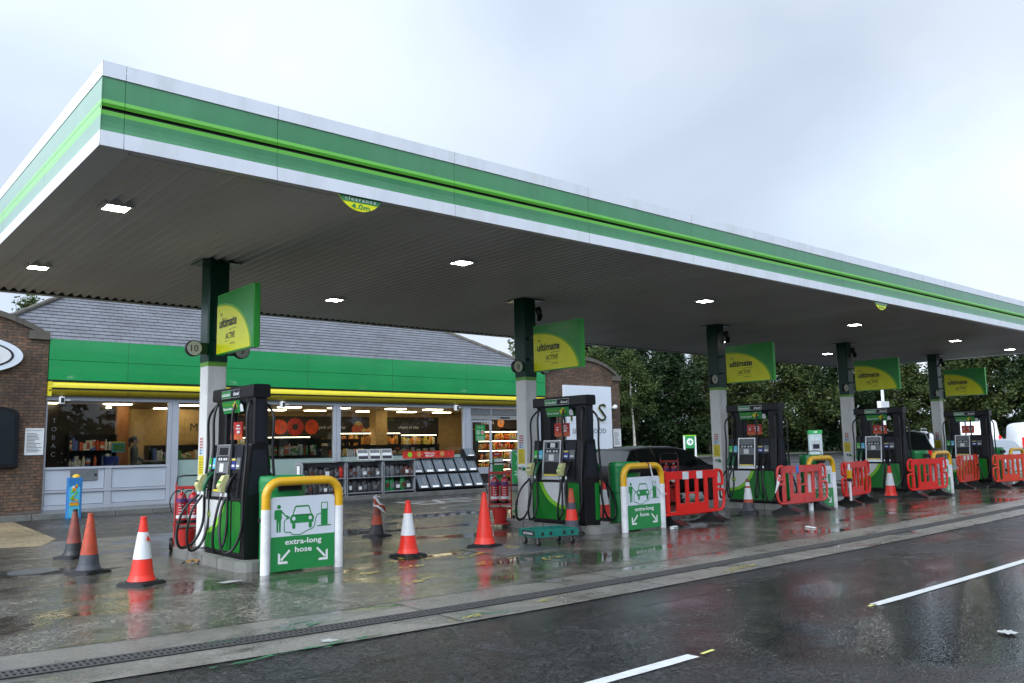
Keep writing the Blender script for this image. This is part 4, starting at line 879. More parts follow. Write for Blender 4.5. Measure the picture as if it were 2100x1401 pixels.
        if s == 0: b.add([G(*p, .004) for p in ((1.15, 2.03), (1.25, 2.03), (1.25, 2.11), (1.20, 2.14), (1.15, 2.11))], [tuple(range(5))], 'paper')
        b.build('reward_sign', r)
    b = MB(); fn = lambda u, v, o=0: (-.05-o, .88-u, v)
    z1 = 1.90; b.box(-.05, -.035, Yu(1.08), Yu(.70), 1.66, z1, 'red_sign'); b.add([fn(*p, .002) for p in ((.70, 1.665), (1.08, 1.665), (1.08, 1.73), (.70, 1.73))], [(0, 1, 2, 3)], 'orange_sign')
    for (a, c, v, h) in ((.90, 1.02, 1.84, .018), (.88, 1.04, 1.80, .018), (.92, 1.02, 1.745, .035), (.74, .82, 1.82, .01), (.75, .80, 1.77, .03)): b.add([fn(*p, .004) for p in ((a, v), (c, v), (c, v+h), (a, v+h))], [(0, 1, 2, 3)], 'paper')
    b.box(-.042, -.036, Yu(.80), Yu(.79), 1.6, 2.16, 'pump_black'); b.box(-.042, -.036, Yu(1.0), Yu(.99), 1.6, 2.16, 'pump_black')
    b.build('offer_sign', r)
    return r
pA = pump(False, 3, True); pB = pump(True, 8, True); pC = pump(False, 5, False); pD = pump(False, 12, False); pE = pump(False, 23, False)
PL = ['fuel pump numbered 10 behind the nearest yellow hoop, with tagged nozzles and a sunburst logo', 'fuel pump numbered 8 behind the green dolly, its white swoosh on the right', 'fuel pump numbered 6 behind the white-sleeved cone and the faded pink barrier', 'fuel pump numbered 4 behind the cone with a white band and black spot', 'farthest fuel pump numbered 2 with white vans showing through its frame']
for k, (dx, dy) in enumerate(ISL):
    o = [pA, pB, pC, pD, pE][k]
    loc = [(4.69, 11.22, 0), (10.62, 11.02, 0), (16.92, 11.22, 0), (22.92, 11.22, 0), (28.92, 11.27, 0)][k]
    if o is None: o = dup(pC, loc, PL[k])
    o.location = loc; o['label'] = PL[k]

# ------------------------------------------------------------------ hoop barriers with pump sign
def hoop(w):
    r = thing('hoop_barrier', (0, 0, 0), '', 'hoop barrier', group='yellow and white hoop barriers'); R0 = .055; h = 1.12; rc = .19
    pts = [(-w/2, 0, .78), (-w/2, 0, h-rc)]+[(-w/2+rc-rc*math.cos(a), 0, h-rc+rc*math.sin(a)) for a in [math.pi/2*i/8 for i in range(1, 9)]]
    pts += [(x, 0, z) for x, y, z in [(w/2-rc+rc*math.sin(a), 0, h-rc+rc*math.cos(a)) for a in [math.pi/2*i/8 for i in range(0, 9)]]]+[(w/2, 0, .78)]
    b = MB(); b.tube(pts, R0, 'hoop_yellow', n=16, cap=False); b.build('yellow_rail', r)
    for s in (-1, 1):
        b = MB(); b.tube([(s*w/2, 0, -.01), (s*w/2, 0, .785)], R0+.0015, 'hoop_white', n=16); b.build('post', r)
    b = MB(); x0, x1, z0, z1 = -w/2+.065, w/2-.065, .03, .93
    b.prism([(p[0], p[1]) for p in rrect(x0, x1, z0, z1, .05, 4, (1, 1, 0, 0))], -.012, .012, 'plate_white', 'y')
    f = lambda u, v, o=0: (u, -.0135-o, v); zm = .445
    b.add([f(x0, z0), f(x1, z0), f(x1, zm), f(x0, zm)], [(0, 1, 2, 3)], 'plate_green')
    k = (x1-x0)/.87; g = 'plate_green'; fo = lambda u, v: f(u*k, v, .001); fo2 = lambda u, v: f(u*k, v, .0025)
    def P(pts, m=g, ff=fo): b.add([ff(*p) for p in pts], [tuple(range(len(pts)))], m)
    circ = lambda cx, cy, rr, n=16: [(cx+rr*math.cos(a*2*math.pi/n), cy+rr*math.sin(a*2*math.pi/n)) for a in range(n)]
    # person
    P(circ(-.335, .81, .026)); P([(-.375, .775), (-.30, .775), (-.295, .66), (-.305, .655), (-.308, .55), (-.308, .40+.1), (-.33, .50), (-.333, .62), (-.34, .62), (-.342, .50), (-.364, .50), (-.366, .655), (-.372, .66), (-.392, .655), (-.394, .76)])
    P([(-.305, .775), (-.30, .74), (-.235, .675), (-.21, .685), (-.215, .70), (-.24, .70)]); P([(-.235, .665), (-.20, .69), (-.185, .68), (-.215, .65)])
    # car
    P([(-.165, .695), (-.15, .71), (-.125, .80), (-.105, .815), (.06, .815), (.08, .80), (.105, .71), (.12, .695)]); P([(-.138, .705), (-.108, .793), (.063, .793), (.093, .705)], 'plate_white', fo2)
    P([(-.175, .60), (-.19, .66), (-.165, .70), (.12, .70), (.145, .66), (.13, .60)])
    for sx in (-.135, .09): P(circ(sx, .655, .024), 'plate_white', fo2); P([(sx-.02, .60), (sx-.02, .54), (sx-.01, .53), (sx+.012, .53), (sx+.022, .54), (sx+.022, .60)])
    # fuel pump pictogram
    P([(.24, .555), (.24, .84), (.335, .84), (.335, .555)]); P([(.252, .755), (.252, .828), (.323, .828), (.323, .755)], 'plate_white', fo2); P([(.19, .54), (.19, .553), (.385, .553), (.385, .54)])
    # hose line of the pictogram
    q = [(-.225, .67), (-.26, .64), (-.262, .50), (-.24, .475), (-.18, .475), (-.165, .40+.09), (-.16, .475), (-.165, .455), (-.13, .435), (-.05, .432), (.02, .455), (.06, .50), (.13, .52), (.155, .56), (.165, .66), (.19, .70), (.24, .705)]
    q = [(-.225, .67), (-.262, .63), (-.262, .51), (-.245, .495), (-.175, .492), (-.165, .47), (-.12, .458), (-.04, .458), (.05, .50), (.12, .52), (.15, .55), (.165, .64), (.19, .69), (.24, .70)]
    for a, c in zip(q[:-1], q[1:]):
        d = Vector(c)-Vector(a); n = Vector((-d.y, d.x)).normalized()*.0055; P([tuple(Vector(a)-n), tuple(Vector(c)-n), tuple(Vector(c)+n), tuple(Vector(a)+n)])
    b.text('extra-long', fo2, 0, .345, .066, 'white_text', w=.50, bold=.022); b.text('hose', fo2, .0, .245, .066, 'white_text', w=.23, bold=.022)
    for s in (-1, 1):
        cx, cy = s*.27, .19; A = lambda t: (cx+s*t[0], cy+t[1])
        for pl in ([(-.075, .095), (-.095, .075), (.02, -.04), (.04, -.02)], [(.07, .06), (.07, -.075), (.04, -.075+.03), (.04, .045)], [(.07, -.075), (-.065, -.075), (-.05, -.045), (.04, -.045)]): P([A(t) for t in pl], 'white_text', fo2)
    b.build('sign_plate', r); return r
h1 = hoop(1.0)
HP = [(5.03, 9.99, .0, 'nearest yellow-topped hoop with the extra-long hose sign, beside pump number 10'), (11.58, 10.03, .05, 'hoop with the extra-long hose sign touching the bright red barrier, brown tape on its rail'), (17.72, 10.1, .02, 'hoop with a half-hidden extra-long hose sign behind the faded pink barrier'), (23.98, 10.1, .02, 'hoop with a partly hidden hose sign, beside the bin before pump number 2'), (30.2, 10.35, .0, 'hoop at the far right edge behind the last orange barrier')]
for k, (x, y, rz, l) in enumerate(HP):
    if k == 0: h1.location = (x, y, 0); h1['label'] = l
    else: dup(h1, (x, y, 0), l, rz=rz, sc=(1.07, 1, 1))
b = MB(); b.tube([(11.70, 9.965, 1.13), (11.73, 9.96, 1.05), (11.78, 9.965, .9), (11.86, 9.96, .74), (11.98, 9.965, .62), (12.12, 9.95, .60)], [.02, .012, .018, .012, .01, .008], 'cone_white', n=5); b.tube([(11.66, 10.08, 1.14), (11.68, 9.98, 1.175), (11.70, 9.965, 1.10)], .012, 'cone_dirty', n=5)
tag(b.build('tape_strand'), 'torn red and white tape dangling over the sign of the second hoop', 'tape')

# ------------------------------------------------------------------ bins
def bin_():
    r = thing('litter_bin', (0, 0, 0), '', 'litter bin', group='green bins beside the pumps')
    b = MB(); b.lathe([(.275, .0), (.29, .02), (.292, .62), (.283, .63), (.283, .645), (.297, .655), (.30, .98)], 'bin_green', n=28, sy=.72); b.build('body', r)
    b = MB(); b.lathe([(.30, .98), (.305, .985), (.308, 1.12), (.30, 1.17), (.285, 1.185), (.27, 1.17), (.25, 1.145), (.12, 1.12), (.0, 1.11)], 'bin_green', n=28, sy=.72, cap=False)
    b.box(-.16, .16, -.226, -.2, 1.0, 1.09, 'grate_void'); b.build('hood', r)
    b = MB(); b.ellip((-.02, -.219, 1.135), (.012, .01, .012), 'silver', 8, 6); b.box(-.31, -.295, -.03, .03, .61, .66, 'rubber'); b.build('lock', r)
    return r
bn = bin_()
for k, (x, y, l) in enumerate([(4.90, 10.32, 'green litter bin squeezed between pump number 10 and the nearest hoop'), (11.62, 10.50, 'green litter bin left of the hoop that touches the bright red barrier'), (18.2, 10.6, 'green litter bin behind the faded pink barrier'), (23.95, 10.7, 'green litter bin behind the red barrier before pump number 2'), (30.1, 10.95, 'green litter bin at the far right edge behind the orange barrier')]):
    if k == 0: bn.location = (x, y, 0); bn['label'] = l
    else: dup(bn, (x, y, 0), l, sc=(1.12, 1.1, 1.0))
b = MB(); b.lathe([(.22, 0), (.26, .05), (.27, .85), (.34, .95), (.36, 1.2), (.35, 1.24), (.0, 1.24)], 'dolly_teal', n=20); b.box(-.2, .2, -.36, -.3, .98, 1.14, 'grate_void')
o = b.build('litter_bin'); o.location = (22.6, 22.2, .12); tag(o, 'small dark green bin against the brick gable behind the black car', 'litter bin')

# ------------------------------------------------------------------ cones
def cone(h, bands, base='cone_base', bw=.40, skirt=None):
    """bands: list of (z_fraction_top, material) from the bottom"""
    r = thing('traffic_cone', (0, 0, 0), '', 'traffic cone', group='traffic cones')
    b = MB(); w = bw/2; b.prism(rrect(-w, w, -w, w, .04, 2), 0, .022, base); b.prism(rrect(-w+.015, w-.015, -w+.015, w-.015, .04, 2), .022, .036, base); b.prism(rrect(-w+.045, w-.045, -w+.045, w-.045, .08, 3), .036, .048, base); b.build('base', r)
    b = MB(); R0 = .135*h/.75; Rt = .030; z0 = .045; prev = 0; rad = lambda t: Rt+(R0-Rt)*(1-t)+.02*max(0, .10-t)/.10
    for t, m in bands:
        n = max(2, int((t-prev)*14)); o = .003 if m == 'cone_white' else 0
        b.lathe([(rad(prev+(t-prev)*i/n)+o, z0+(h-z0)*(prev+(t-prev)*i/n)) for i in range(n+1)], m, n=22, cap=False); prev = t
    m = bands[-1][1]; b.lathe([(Rt+.004, h-.035), (Rt+.006, h-.02), (Rt+.004, h), (Rt-.01, h+.003), (0, h+.003)], m, n=16, cap=False); b.build('body', r); return r
cw = cone(.765, [(.34, 'cone_red'), (.76, 'cone_white'), (1, 'cone_red')])
co = cone(.745, [(.27, 'cone_grey'), (1, 'cone_old')])
cdk = cone(.70, [(.26, 'cone_base'), (.95, 'cone_dirty'), (1, 'cone_base')])
ct = cone(.81, [(.04, 'cone_red'), (.045, 'cone_red'), (1, 'cone_red')], bw=.42)
cg = cone(.765, [(.27, 'cone_grey'), (.52, 'cone_red'), (.68, 'cone_grey'), (1, 'cone_old')])
cs = cone(.71, [(.26, 'cone_grey'), (.36, 'cone_old'), (.72, 'cone_white'), (.78, 'cone_old'), (.90, 'cone_white'), (1, 'cone_dirty')])
cwr = cone(.67, [(.26, 'cone_base'), (.5, 'cone_old'), (1, 'cone_dirty')])
for o, x, y, rz, l in ((cw, 3.22, 10.40, .55, 'nearest red cone, its white sleeve showing a small red tear, at the lower left'),
                       (co, 3.03, 11.90, .5, 'scuffed orange cone with a dark grey foot, second from the left'),
                       (cdk, 3.30, 13.80, .45, 'dirty brown blackened cone, leftmost and partly behind the orange one'),
                       (ct, 8.16, 10.25, .35, 'tall all-red cone without a sleeve, left of the red extinguisher trolley'),
                       (cg, 10.24, 10.48, .6, 'orange and grey banded cone standing behind the green dolly'),
                       (cs, 15.74, 10.70, .5, 'cone with white sleeve and dark foot in front of pump number 6'),
                       (cwr, 7.85, 12.84, .4, 'dirty cone wrapped in torn tape, in the lane between the first two pumps')):
    o.location = (x, y, .005); o.rotation_euler = (0, 0, rz); o['label'] = l
dup(cw, (6.73, 10.18, .005), 'clean red cone with a white sleeve standing alone right of the nearest hoop', rz=.2)
dup(cw, (12.75, 12.1, .005), 'red and white cone half hidden between pump number 8 and the second green bin', rz=.3)
dup(cw, (22.02, 10.62, .005), 'red and white cone with a dark spot in front of pump number 4', rz=.3, sc=1.06)
b = MB(); b.add([(-.04, -.0905, .50), (.03, -.0925, .49), (-.035, -.085, .56)], [(0, 1, 2)], 'cone_red')
o = b.build('sleeve_tear', cw)
for rot, m in ((0, 'cone_white'), (1.1, 'cone_old'), (2.3, 'cone_white')):
    b = MB(); pts = [(.05*math.cos(rot+t*.9), .05*math.sin(rot+t*.9)-.02, .67-.045*t+.03*math.sin(t*2)) for t in range(0, 7)]
    b.tube([(p[0]*(1+.25*i), p[1]*(1+.25*i), p[2]) for i, p in enumerate(pts)], [.02, .024, .02, .018, .02, .014, .006], m, n=6); b.build('tape', cwr)
b = MB(); b.tube([(0, 0, .66), (-.05, -.02, .70), (-.11, -.03, .685), (-.15, -.03, .66)], [.02, .016, .014, .006], 'cone_white', n=6); b.build('tape', cwr)

# ------------------------------------------------------------------ plastic barriers
def barrier(m, nsq=0, pitch=None):
    r = thing('plastic_barrier', (0, 0, 0), '', 'barrier', group='plastic barriers along the pumps')
    b = MB(); z0, z1 = .20, 1.0; w = .80; t = .022
    def bx(x0, x1, a, c, tt=t): b.box(x0, x1, -tt, tt, a, c, m, bev=.006)
    bx(-w, w, .84, .985, .026)
    b.prism([(-w+.12, .205), (w-.12, .205), (w-.12, .25), (-w+.12, .25)], -.026, .026, m, 'y')
    for x, ww in ((-.73, .055), (-.43, .045), (-.145, .04), (.145, .04), (.43, .045), (.73, .055)): bx(x-ww, x+ww, .24 if abs(x) > .4 else .33, .86)
    bx(-.11, .11, .56, .59); bx(-.40, .40, .225, .39, .024)
    # outer frame with the coupling loops
    def tb(pts): b.tube(spline(pts, 5), .028, m, n=8)
    tb([(-.76, 0, .985), (-.9, 0, .96), (-.955, 0, .88), (-.96, 0, .74), (-.93, 0, .70), (-.78, 0, .70)])
    tb([(-.76, 0, .60), (-.94, 0, .60), (-.985, 0, .55), (-.985, 0, .36), (-.92, 0, .24), (-.78, 0, .205), (-.4, 0, .20)])
    tb([(.76, 0, .985), (.9, 0, .96), (.955, 0, .88), (.96, 0, .74), (.93, 0, .70), (.78, 0, .70)])
    tb([(.76, 0, .60), (.94, 0, .60), (.985, 0, .55), (.985, 0, .36), (.92, 0, .24), (.78, 0, .205), (.4, 0, .20)])
    b.tube([(-.45, 0, .20), (.45, 0, .20)], .028, m, n=8); b.build('panel', r)
    for x in (-.62, .62):
        b = MB(); b.prism([(-.34, 0), (.34, 0), (.33, .03), (.10, .12), (.05, .19), (-.05, .19), (-.10, .12), (-.33, .03)], x-.10, x+.10, 'rubber', 'x'); b.build('foot', r)
    if nsq:
        for i in range(nsq):
            x = (i-(nsq-1)/2)*(.42 if nsq == 2 else .34); b = MB(); b.box(x-.09, x+.09, -.030, -.027, .835, .975, 'cone_white'); b.build('reflector', r)
    return r
br = barrier('barrier_red', 2); bp_ = barrier('barrier_pink'); bo = barrier('barrier_orange', 3); bo2 = barrier('barrier_orange'); br0 = barrier('barrier_red')
b = MB(); b.box(-.27, -.17, -.031, -.027, .83, .99, 'poster_blue'); b.build('blue_tag', bp_)
b = MB(); b.tube([(-.93, -.03, .80), (-1.0, -.04, .66), (-1.06, -.03, .52), (-1.10, -.02, .44)], [.03, .035, .02, .008], 'cone_white', n=6); b.tube([(-.95, -.04, .78), (-1.0, -.06, .7), (-1.0, -.05, .6)], [.02, .02, .01], 'cone_red', n=6); b.build('tape', bp_)
for o, x, y, a, l in ((br, 13.05, 10.1, 0, 'bright red plastic barrier with two white squares, nearest of its row'), (bp_, 16.75, 10.0, 0, 'faded pink plastic barrier with a blue tag and torn tape on its left end'),
                      (br0, 19.75, 10.35, 9.4, 'red plastic barrier without squares, left of the cone before pump number 4'), (bo, 27.6, 10.85, 5, 'orange-red plastic barrier with three white squares before the farthest pump'),
                      (bo2, 28.3, 9.9, -8, 'orange-red plastic barrier at the right edge, last of its row')):
    o.location = (x, y, 0); o.rotation_euler = (0, 0, R(a)); o['label'] = l
dup(br0, (22.85, 10.0, 0), 'red plastic barrier in front of the green bin beside pump number 2', rz=R(-4))
b = MB(); b.tube([(19.0, 10.12, .95), (19.0, 10.12, .1)], .03, 'hoop_white', n=8); b.box(18.96, 19.04, 10.08, 10.16, .62, .8, 'hoop_yellow'); b.box(18.955, 19.045, 10.075, 10.165, .55, .62, 'black_text')
tag(b.build('bollard_post'), 'thin white post with yellow and black bands behind the third barrier', 'post')

# ------------------------------------------------------------------ fire trolleys
def trolley(kind):
    r = thing('extinguisher_trolley', (0, 0, 0), '', 'fire trolley', group='red fire extinguisher trolleys')
    b = MB()
    for x in (-.2, .2): b.tube([(x, .02, .09), (x, .06, .6), (x, .12, 1.02)], .014, 'trolley_red', n=8)
    for z, y in ((.30, .04), (.42, .05), (.72, .07), (.93, .1)): b.box(-.2, .2, y-.01, y+.01, z, z+.05, 'trolley_red')
    b.box(-.2, .2, -.17, .05, .40, .42, 'trolley_red'); b.box(-.16, .16, -.2, .05, .06, .08, 'trolley_red'); b.tube([(0, -.05, .06), (0, -.05, .4)], .012, 'trolley_red', n=6); b.build('frame', r)
    b = MB(); b.tube([(-.2, .12, 1.0), (-.19, .15, 1.12), (-.1, .17, 1.14), (.1, .17, 1.14), (.19, .15, 1.12), (.2, .12, 1.0)], .014, 'rubber', n=8); b.build('handle', r)
    for x in (-.085, .085):
        b = MB(); b.lathe([(.075, .425), (.078, .44), (.078, .47)], 'rubber', (x, -.06), n=16); b.lathe([(.076, .47), (.076, .80), (.065, .85), (.03, .88), (.02, .90)], 'ext_red', (x, -.06), n=16)
        b.lathe([(.0775, .74), (.0775, .80)], 'ext_purple', (x, -.06), n=16, cap=False); b.lathe([(.0775, .50), (.0775, .545)], 'paper', (x, -.06), n=16, cap=False)
        for z in (.58, .62, .66, .70): b.box(x-.03, x+.035, -.139, -.136, z, z+.008, 'paper')
        b.text('12A', lambda u, v: (x+u, -.1395, v), 0, .553, .022, 'paper')
        e_ = b.build('extinguisher', r); b = MB(); b.tube([(x, -.06, .89), (x, -.06, .93)], .02, 'silver', n=8); b.tube([(x-.02, -.06, .92), (x+.03, -.1, .95)], .01, 'rubber', n=6)
        b.tube(spline([(x, -.06, .91), (x-.10, -.11, .90), (x-.16, -.13, .76), (x-.13, -.14, .60)], 4), .010, 'rubber', n=6); b.build('valve_hose', e_)
    b = MB(); b.lathe([(.105, .085), (.145, .32), (.155, .325), (.155, .335), (.14, .335), (.13, .28), (.0, .27)], 'bucket_red', (0, -.08), n=20, cap=False); b.build('bucket', r)
    for x in (-.24, .24):
        b = MB(); b.T = Matrix.Translation((x, .08, .10))@Matrix.Rotation(math.pi/2, 4, 'Y'); b.lathe([(.04, -.018), (.1, -.02), (.1, .02), (.04, .018)], 'rubber', n=16); b.lathe([(0, -.012), (.045, -.012), (.045, .012), (0, .012)], 'trolley_red', n=10); b.build('wheel', r)
    return r
tr = trolley(0); tr.location = (4.82, 13.45, 0); tr.rotation_euler = (0, 0, -.5); tr['label'] = 'red extinguisher trolley half hidden behind the column numbered 10'
dup(tr, (10.38, 12.55, 0), 'red extinguisher trolley with a bucket, left of the column numbered 8', rz=-.75, sc=1.05)
dup(tr, (17.1, 13.9, 0), 'red extinguisher trolley whose top shows above the bright red barrier', rz=-.8, sc=1.1)
dup(tr, (23.6, 13.6, 0), 'red extinguisher trolley beside the column numbered 4', rz=-.8, sc=1.05)
b = MB(); b.box(-.16, .10, -.06, .06, 0, .10, 'silver', bev=.01); b.box(-.12, -.02, -.062, -.06, .02, .08, 'price_white'); b.lathe([(.05, .0), (.05, .09)], 'bucket_red', (.2, 0), n=12); o = b.build('hand_scoop'); o.location = (10.75, 12.35, .002); tag(o, 'small grey and red box lying on the slab beside the second column', 'box')

# ------------------------------------------------------------------ dollies
def dolly():
    r = thing('wheeled_dolly', (0, 0, 0), '', 'dolly'); b = MB(); w, d = .31, .21
    for q in ((-w, w, -d, -d+.03), (-w, w, d-.03, d), (-w, -w+.03, -d+.03, d-.03), (w-.03, w, -d+.03, d-.03)): b.box(q[0], q[1], q[2], q[3], .10, .18, 'dolly_teal')
    for x in (-.12, .09): b.box(x, x+.04, -d+.03, d-.03, .12, .15, 'dolly_teal')
    b.box(-w+.03, w-.03, -.02, .02, .12, .15, 'dolly_teal')
    for x in (-.22, -.1, .1, .22): b.box(x-.02, x+.02, -d-.002, -d, .12, .155, 'grate_void')
    for y in (-.1, .1): b.box(-w-.002, -w, y-.02, y+.02, .12, .15, 'grate_void')
    b.build('deck', r)
    b = MB(); b.box(-w-.006, -w-.003, -.16, .12, .115, .165, 'black_text'); b.text('JACKSONS', lambda u, v: (-w-.008, -u, v), .02, .127, .026, 'paper', w=.22, bold=.02); b.build('name_plate', r)
    for x in (-.25, .25):
        for y in (-.16, .16):
            b = MB(); b.T = Matrix.Translation((x, y, .045))@Matrix.Rotation(math.pi/2, 4, 'Y'); b.lathe([(.015, -.012), (.045, -.012), (.045, .012), (.015, .012)], 'rubber', n=14); b.T = Matrix.Identity(4); b.box(x-.018, x-.014, y-.015, y+.015, .03, .10, 'silver'); b.box(x+.014, x+.018, y-.015, y+.015, .03, .10, 'silver'); b.build('caster', r)
    return r
dl_ = dolly(); dl_.location = (9.02, 9.75, .005); dl_.rotation_euler = (0, 0, -.18); dl_.scale = (1.22, 1.22, 1.35); dl_['label'] = 'green wheeled dolly in front of pump number 8'; dl_['group'] = 'green wheeled dollies'
dup(dl_, (28.6, 11.35, .005), 'dark green wheeled dolly on the ground before the farthest pump', rz=.3, group='green wheeled dollies')
# litter and leaf
b = MB(); rnd = random.Random(2)
P = [(-.17, 0, .01), (-.12, -.03, .05), (-.06, -.06, .015), (-.02, -.03, .06), (.03, -.07, .02), (.08, -.03, .055), (.16, -.01, .01), (.10, .04, .04), (.03, .05, .02), (-.03, .05, .05), (-.09, .04, .02), (0, 0, .07)]
b.add(P, [(11, i, (i+1) % 11) for i in range(11)], 'leaf_brown'); o = b.build('crumpled_leaf'); o.location = (4.28, 11.72, .005); tag(o, 'crumpled brown leaf or cardboard lying at the kerb of the nearest island', 'litter')
for i, (x, y, l) in enumerate(((12.0, 9.72, 'white crushed carton on the wet slab below the bright red barrier'), (13.6, 8.0, 'white crushed scrap lying on the open slab before the bright red barrier'))):
    b = MB(); b.T = Matrix.Rotation(.2+i, 4, 'Z'); b.box(-.1, .1, -.035, .03, 0, .045-.03*i, 'paper', bev=.015); b.box(-.04, .09, -.036, -.034, .01, .03-.02*i, 'mid_grey'); b.box(.05, .14, -.02, .03, 0, .02, 'paper', bev=.01); o = b.build('crushed_carton'); o.location = (x, y, .01); tag(o, l, 'litter')

# ------------------------------------------------------------------ goods in front of the shop
def bag(b, x, y, z, w, d, h, m, m2=None):
    n = 8; b.lathe([(w*.40, z), (w*.5, z+h*.15), (w*.5, z+h*.6), (w*.42, z+h*.85), (w*.30, z+h*.93), (w*.36, z+h)], m, (x, y), n=n, sy=d/w, phase=rndb.uniform(0, 1))
    if m2: b.box(x-w*.3, x+w*.3, y-d*.5-.004, y-d*.5, z+h*.25, z+h*.6, m2)
rndb = random.Random(11)
def rack(x0, x1, label, goods, side):
    r = thing('goods_rack', (x0, 22.85, .123), label, 'goods rack', group='grey goods racks outside the shop'); W_ = x1-x0
    b = MB()
    b.box(.03, W_-.03, .44, .46, 0, 1.0, 'rack_grey'); b.box(.0, W_, .0, .46, 1.02, 1.045, 'rack_grey')
    for x in (0, W_-.03): b.prism([(0, 0), (.46, 0), (.46, 1.02), (.08, 1.02), (.02, .96), (0, .88)], x, x+.03, 'rack_grey', 'x')
    b.build('frame', r)
    for z, h, ms in ((.08, .46, goods[0]), (.53, .42, goods[1])):
        b = MB(); b.box(.032, W_-.032, .01, .435, z-.03, z, 'rack_grey'); sh = b.build('shelf', r)
        for row in (.32, .13):
            x = .10
            while x < W_-.12:
                w = rndb.uniform(.15, .22); b = MB(); bag(b, x+w/2-.03, row, z+.002, w, .15, h*rndb.uniform(.62, .88), rndb.choice(ms), rndb.choice(['paper', None, None, 'mid_grey', 'leather'])); b.build('bag', sh); x += w*.92
    if side: b = MB(); b.box(-.012, -.002, .12, .34, .62, .95, 'display_black'); b.box(-.015, -.012, .14, .32, .64, .93, 'price_white'); b.build('price_board', r)
    return r
rack(11.46, 12.90, 'leftmost grey rack with red-topped bags, behind the nearest hoop', (['prod6', 'prod6', 'red_sign'], ['red_sign', 'prod6', 'prod6']), True)
rack(12.93, 14.20, 'middle grey rack of dark netted bags outside the shop', (['prod6', 'mid_grey', 'prod6', 'prod6'], ['prod6', 'leather', 'mid_grey']), False)
rack(14.22, 15.40, 'rightmost grey rack with bright green bags on its lower shelf', (['leaf_g', 'leaf_g', 'prod6'] if 0 else ['prod2', 'bin_green', 'prod6'], ['prod6', 'mid_grey', 'leather']), False)
t = thing('newspaper_stand', (13.05, 23.0, 1.172), 'clear newspaper holder standing on top of the grey goods racks', 'newspaper stand')
for i in range(5): b = MB(); x = i*.06; b.prism([(0, 0), (.03, 0), (.12, .34), (.09, .34)], x, x+.012, 'silver', 'x'); b.build('divider', t)
for i in range(3):
    b = MB(); x = .34+i*.43; b.prism([(0, 0), (.02, 0), (.12, .33), (.10, .33)], x, x+.40, 'prod3', 'x'); F = lambda u, v: (x+u, .10*v/.33-.003, v)
    b.add([F(.03, .14), F(.37, .14), F(.37, .20), F(.03, .20)], [(0, 1, 2, 3)], 'paper'); b.add([F(.03, .03), F(.37, .03), F(.37, .12), F(.03, .12)], [(0, 1, 2, 3)], 'grey_text'); b.add([F(.03, .22), F(.37, .22), F(.37, .31), F(.03, .31)], [(0, 1, 2, 3)], 'mid_grey'); b.build('newspaper', t)
t = thing('flower_stand', (15.45, 22.75, .123), 'stepped black display of empty clear trays outside the shop doors', 'display stand')
b = MB(); b.prism([(0.0, .06), (.05, .0), (.8, 0), (.8, 1.05), (.62, 1.05), (.34, .55), (.30, .50)], 0, 2.72, 'display_black', 'x'); b.prism([(.45, 1.0), (.8, 1.0), (.8, 1.32), (.62, 1.32)], 2.28, 2.72, 'display_black', 'x'); b.build('stand', t)
def tray(x, y0, z0, y1, z1):
    b = MB(); b.add([(x, y0, z0), (x+.41, y0, z0), (x+.41, y1, z1), (x, y1, z1), (x, y0+.03, z0-.03), (x+.41, y0+.03, z0-.03)], [(0, 1, 2, 3), (4, 5, 1, 0)], 'display_black')
    d = Vector((0, z1-z0, -(y1-y0))).normalized()*-.0; ny_ = -(z1-z0); nz_ = (y1-y0); L = math.hypot(ny_, nz_); o_ = (0, ny_/L*.02, nz_/L*.02)
    q = lambda u, v, k=1: (x+.41*u, y0+(y1-y0)*v+o_[1]*k, z0+(z1-z0)*v+o_[2]*k)
    b.add([q(.04, .04), q(.96, .04), q(.96, .97), q(.04, .97)], [(0, 1, 2, 3)], 'display_clear'); b.add([q(.2, .05, 1.6), q(.8, .05, 1.6), q(.8, .19, 1.6), q(.2, .19, 1.6)], [(0, 1, 2, 3)], 'price_white')
    b.add([q(.55, .3, 1.2), q(.72, .3, 1.2), q(.72, .8, 1.2), q(.55, .8, 1.2)], [(0, 1, 2, 3)], 'mid_grey'); b.build('tray', t)
for i in range(6): x = .02+i*.447; tray(x, -.01, .08, .27, .52); tray(x, .31, .57, .60, 1.03)
tray(2.255, .44, 1.06, .62, 1.34)
b = MB(); b.prism([(0, 0), (.02, 0), (.05, .23), (.03, .23)], 0, 2.05, 'red_sign', 'x'); F = lambda u, v: (u, .03*v/.23-.004, v)
b.text("What's your", F, 1.05, .125, .06, 'white_text', w=.42, bold=.02); b.text('flavour?', F, 1.05, .045, .06, 'white_text', w=.34, bold=.02)
for cx, m in ((.26, 'pump_lime'), (.62, 'prod5'), (1.55, 'prod5')): b.add([F(cx+.085*math.cos(a*.3927), .12+.085*math.sin(a*.3927)) for a in range(16)], [tuple(range(16))], m)
o = b.build('banner_sign'); o.location = (15.2, 23.25, 1.18); tag(o, "red What's your flavour banner above the empty black trays", 'sign')
t = thing('pavement_board', (19.40, 22.85, .123), 'green A-board with white figures in front of the open shop door', 'A-board')
b = MB(); P = rrect(0, .80, 0, 1.27, .14, 5, (1, 1, 0, 0)); b.prism(P, -.02, .02, 'rack_grey', 'y'); b.build('frame', t)
b = MB(); b.prism(rrect(.05, .75, .10, 1.22, .1, 5, (1, 1, 0, 0)), -.026, -.021, 'plate_green', 'y'); q = lambda u, v: (u, -.03, v)
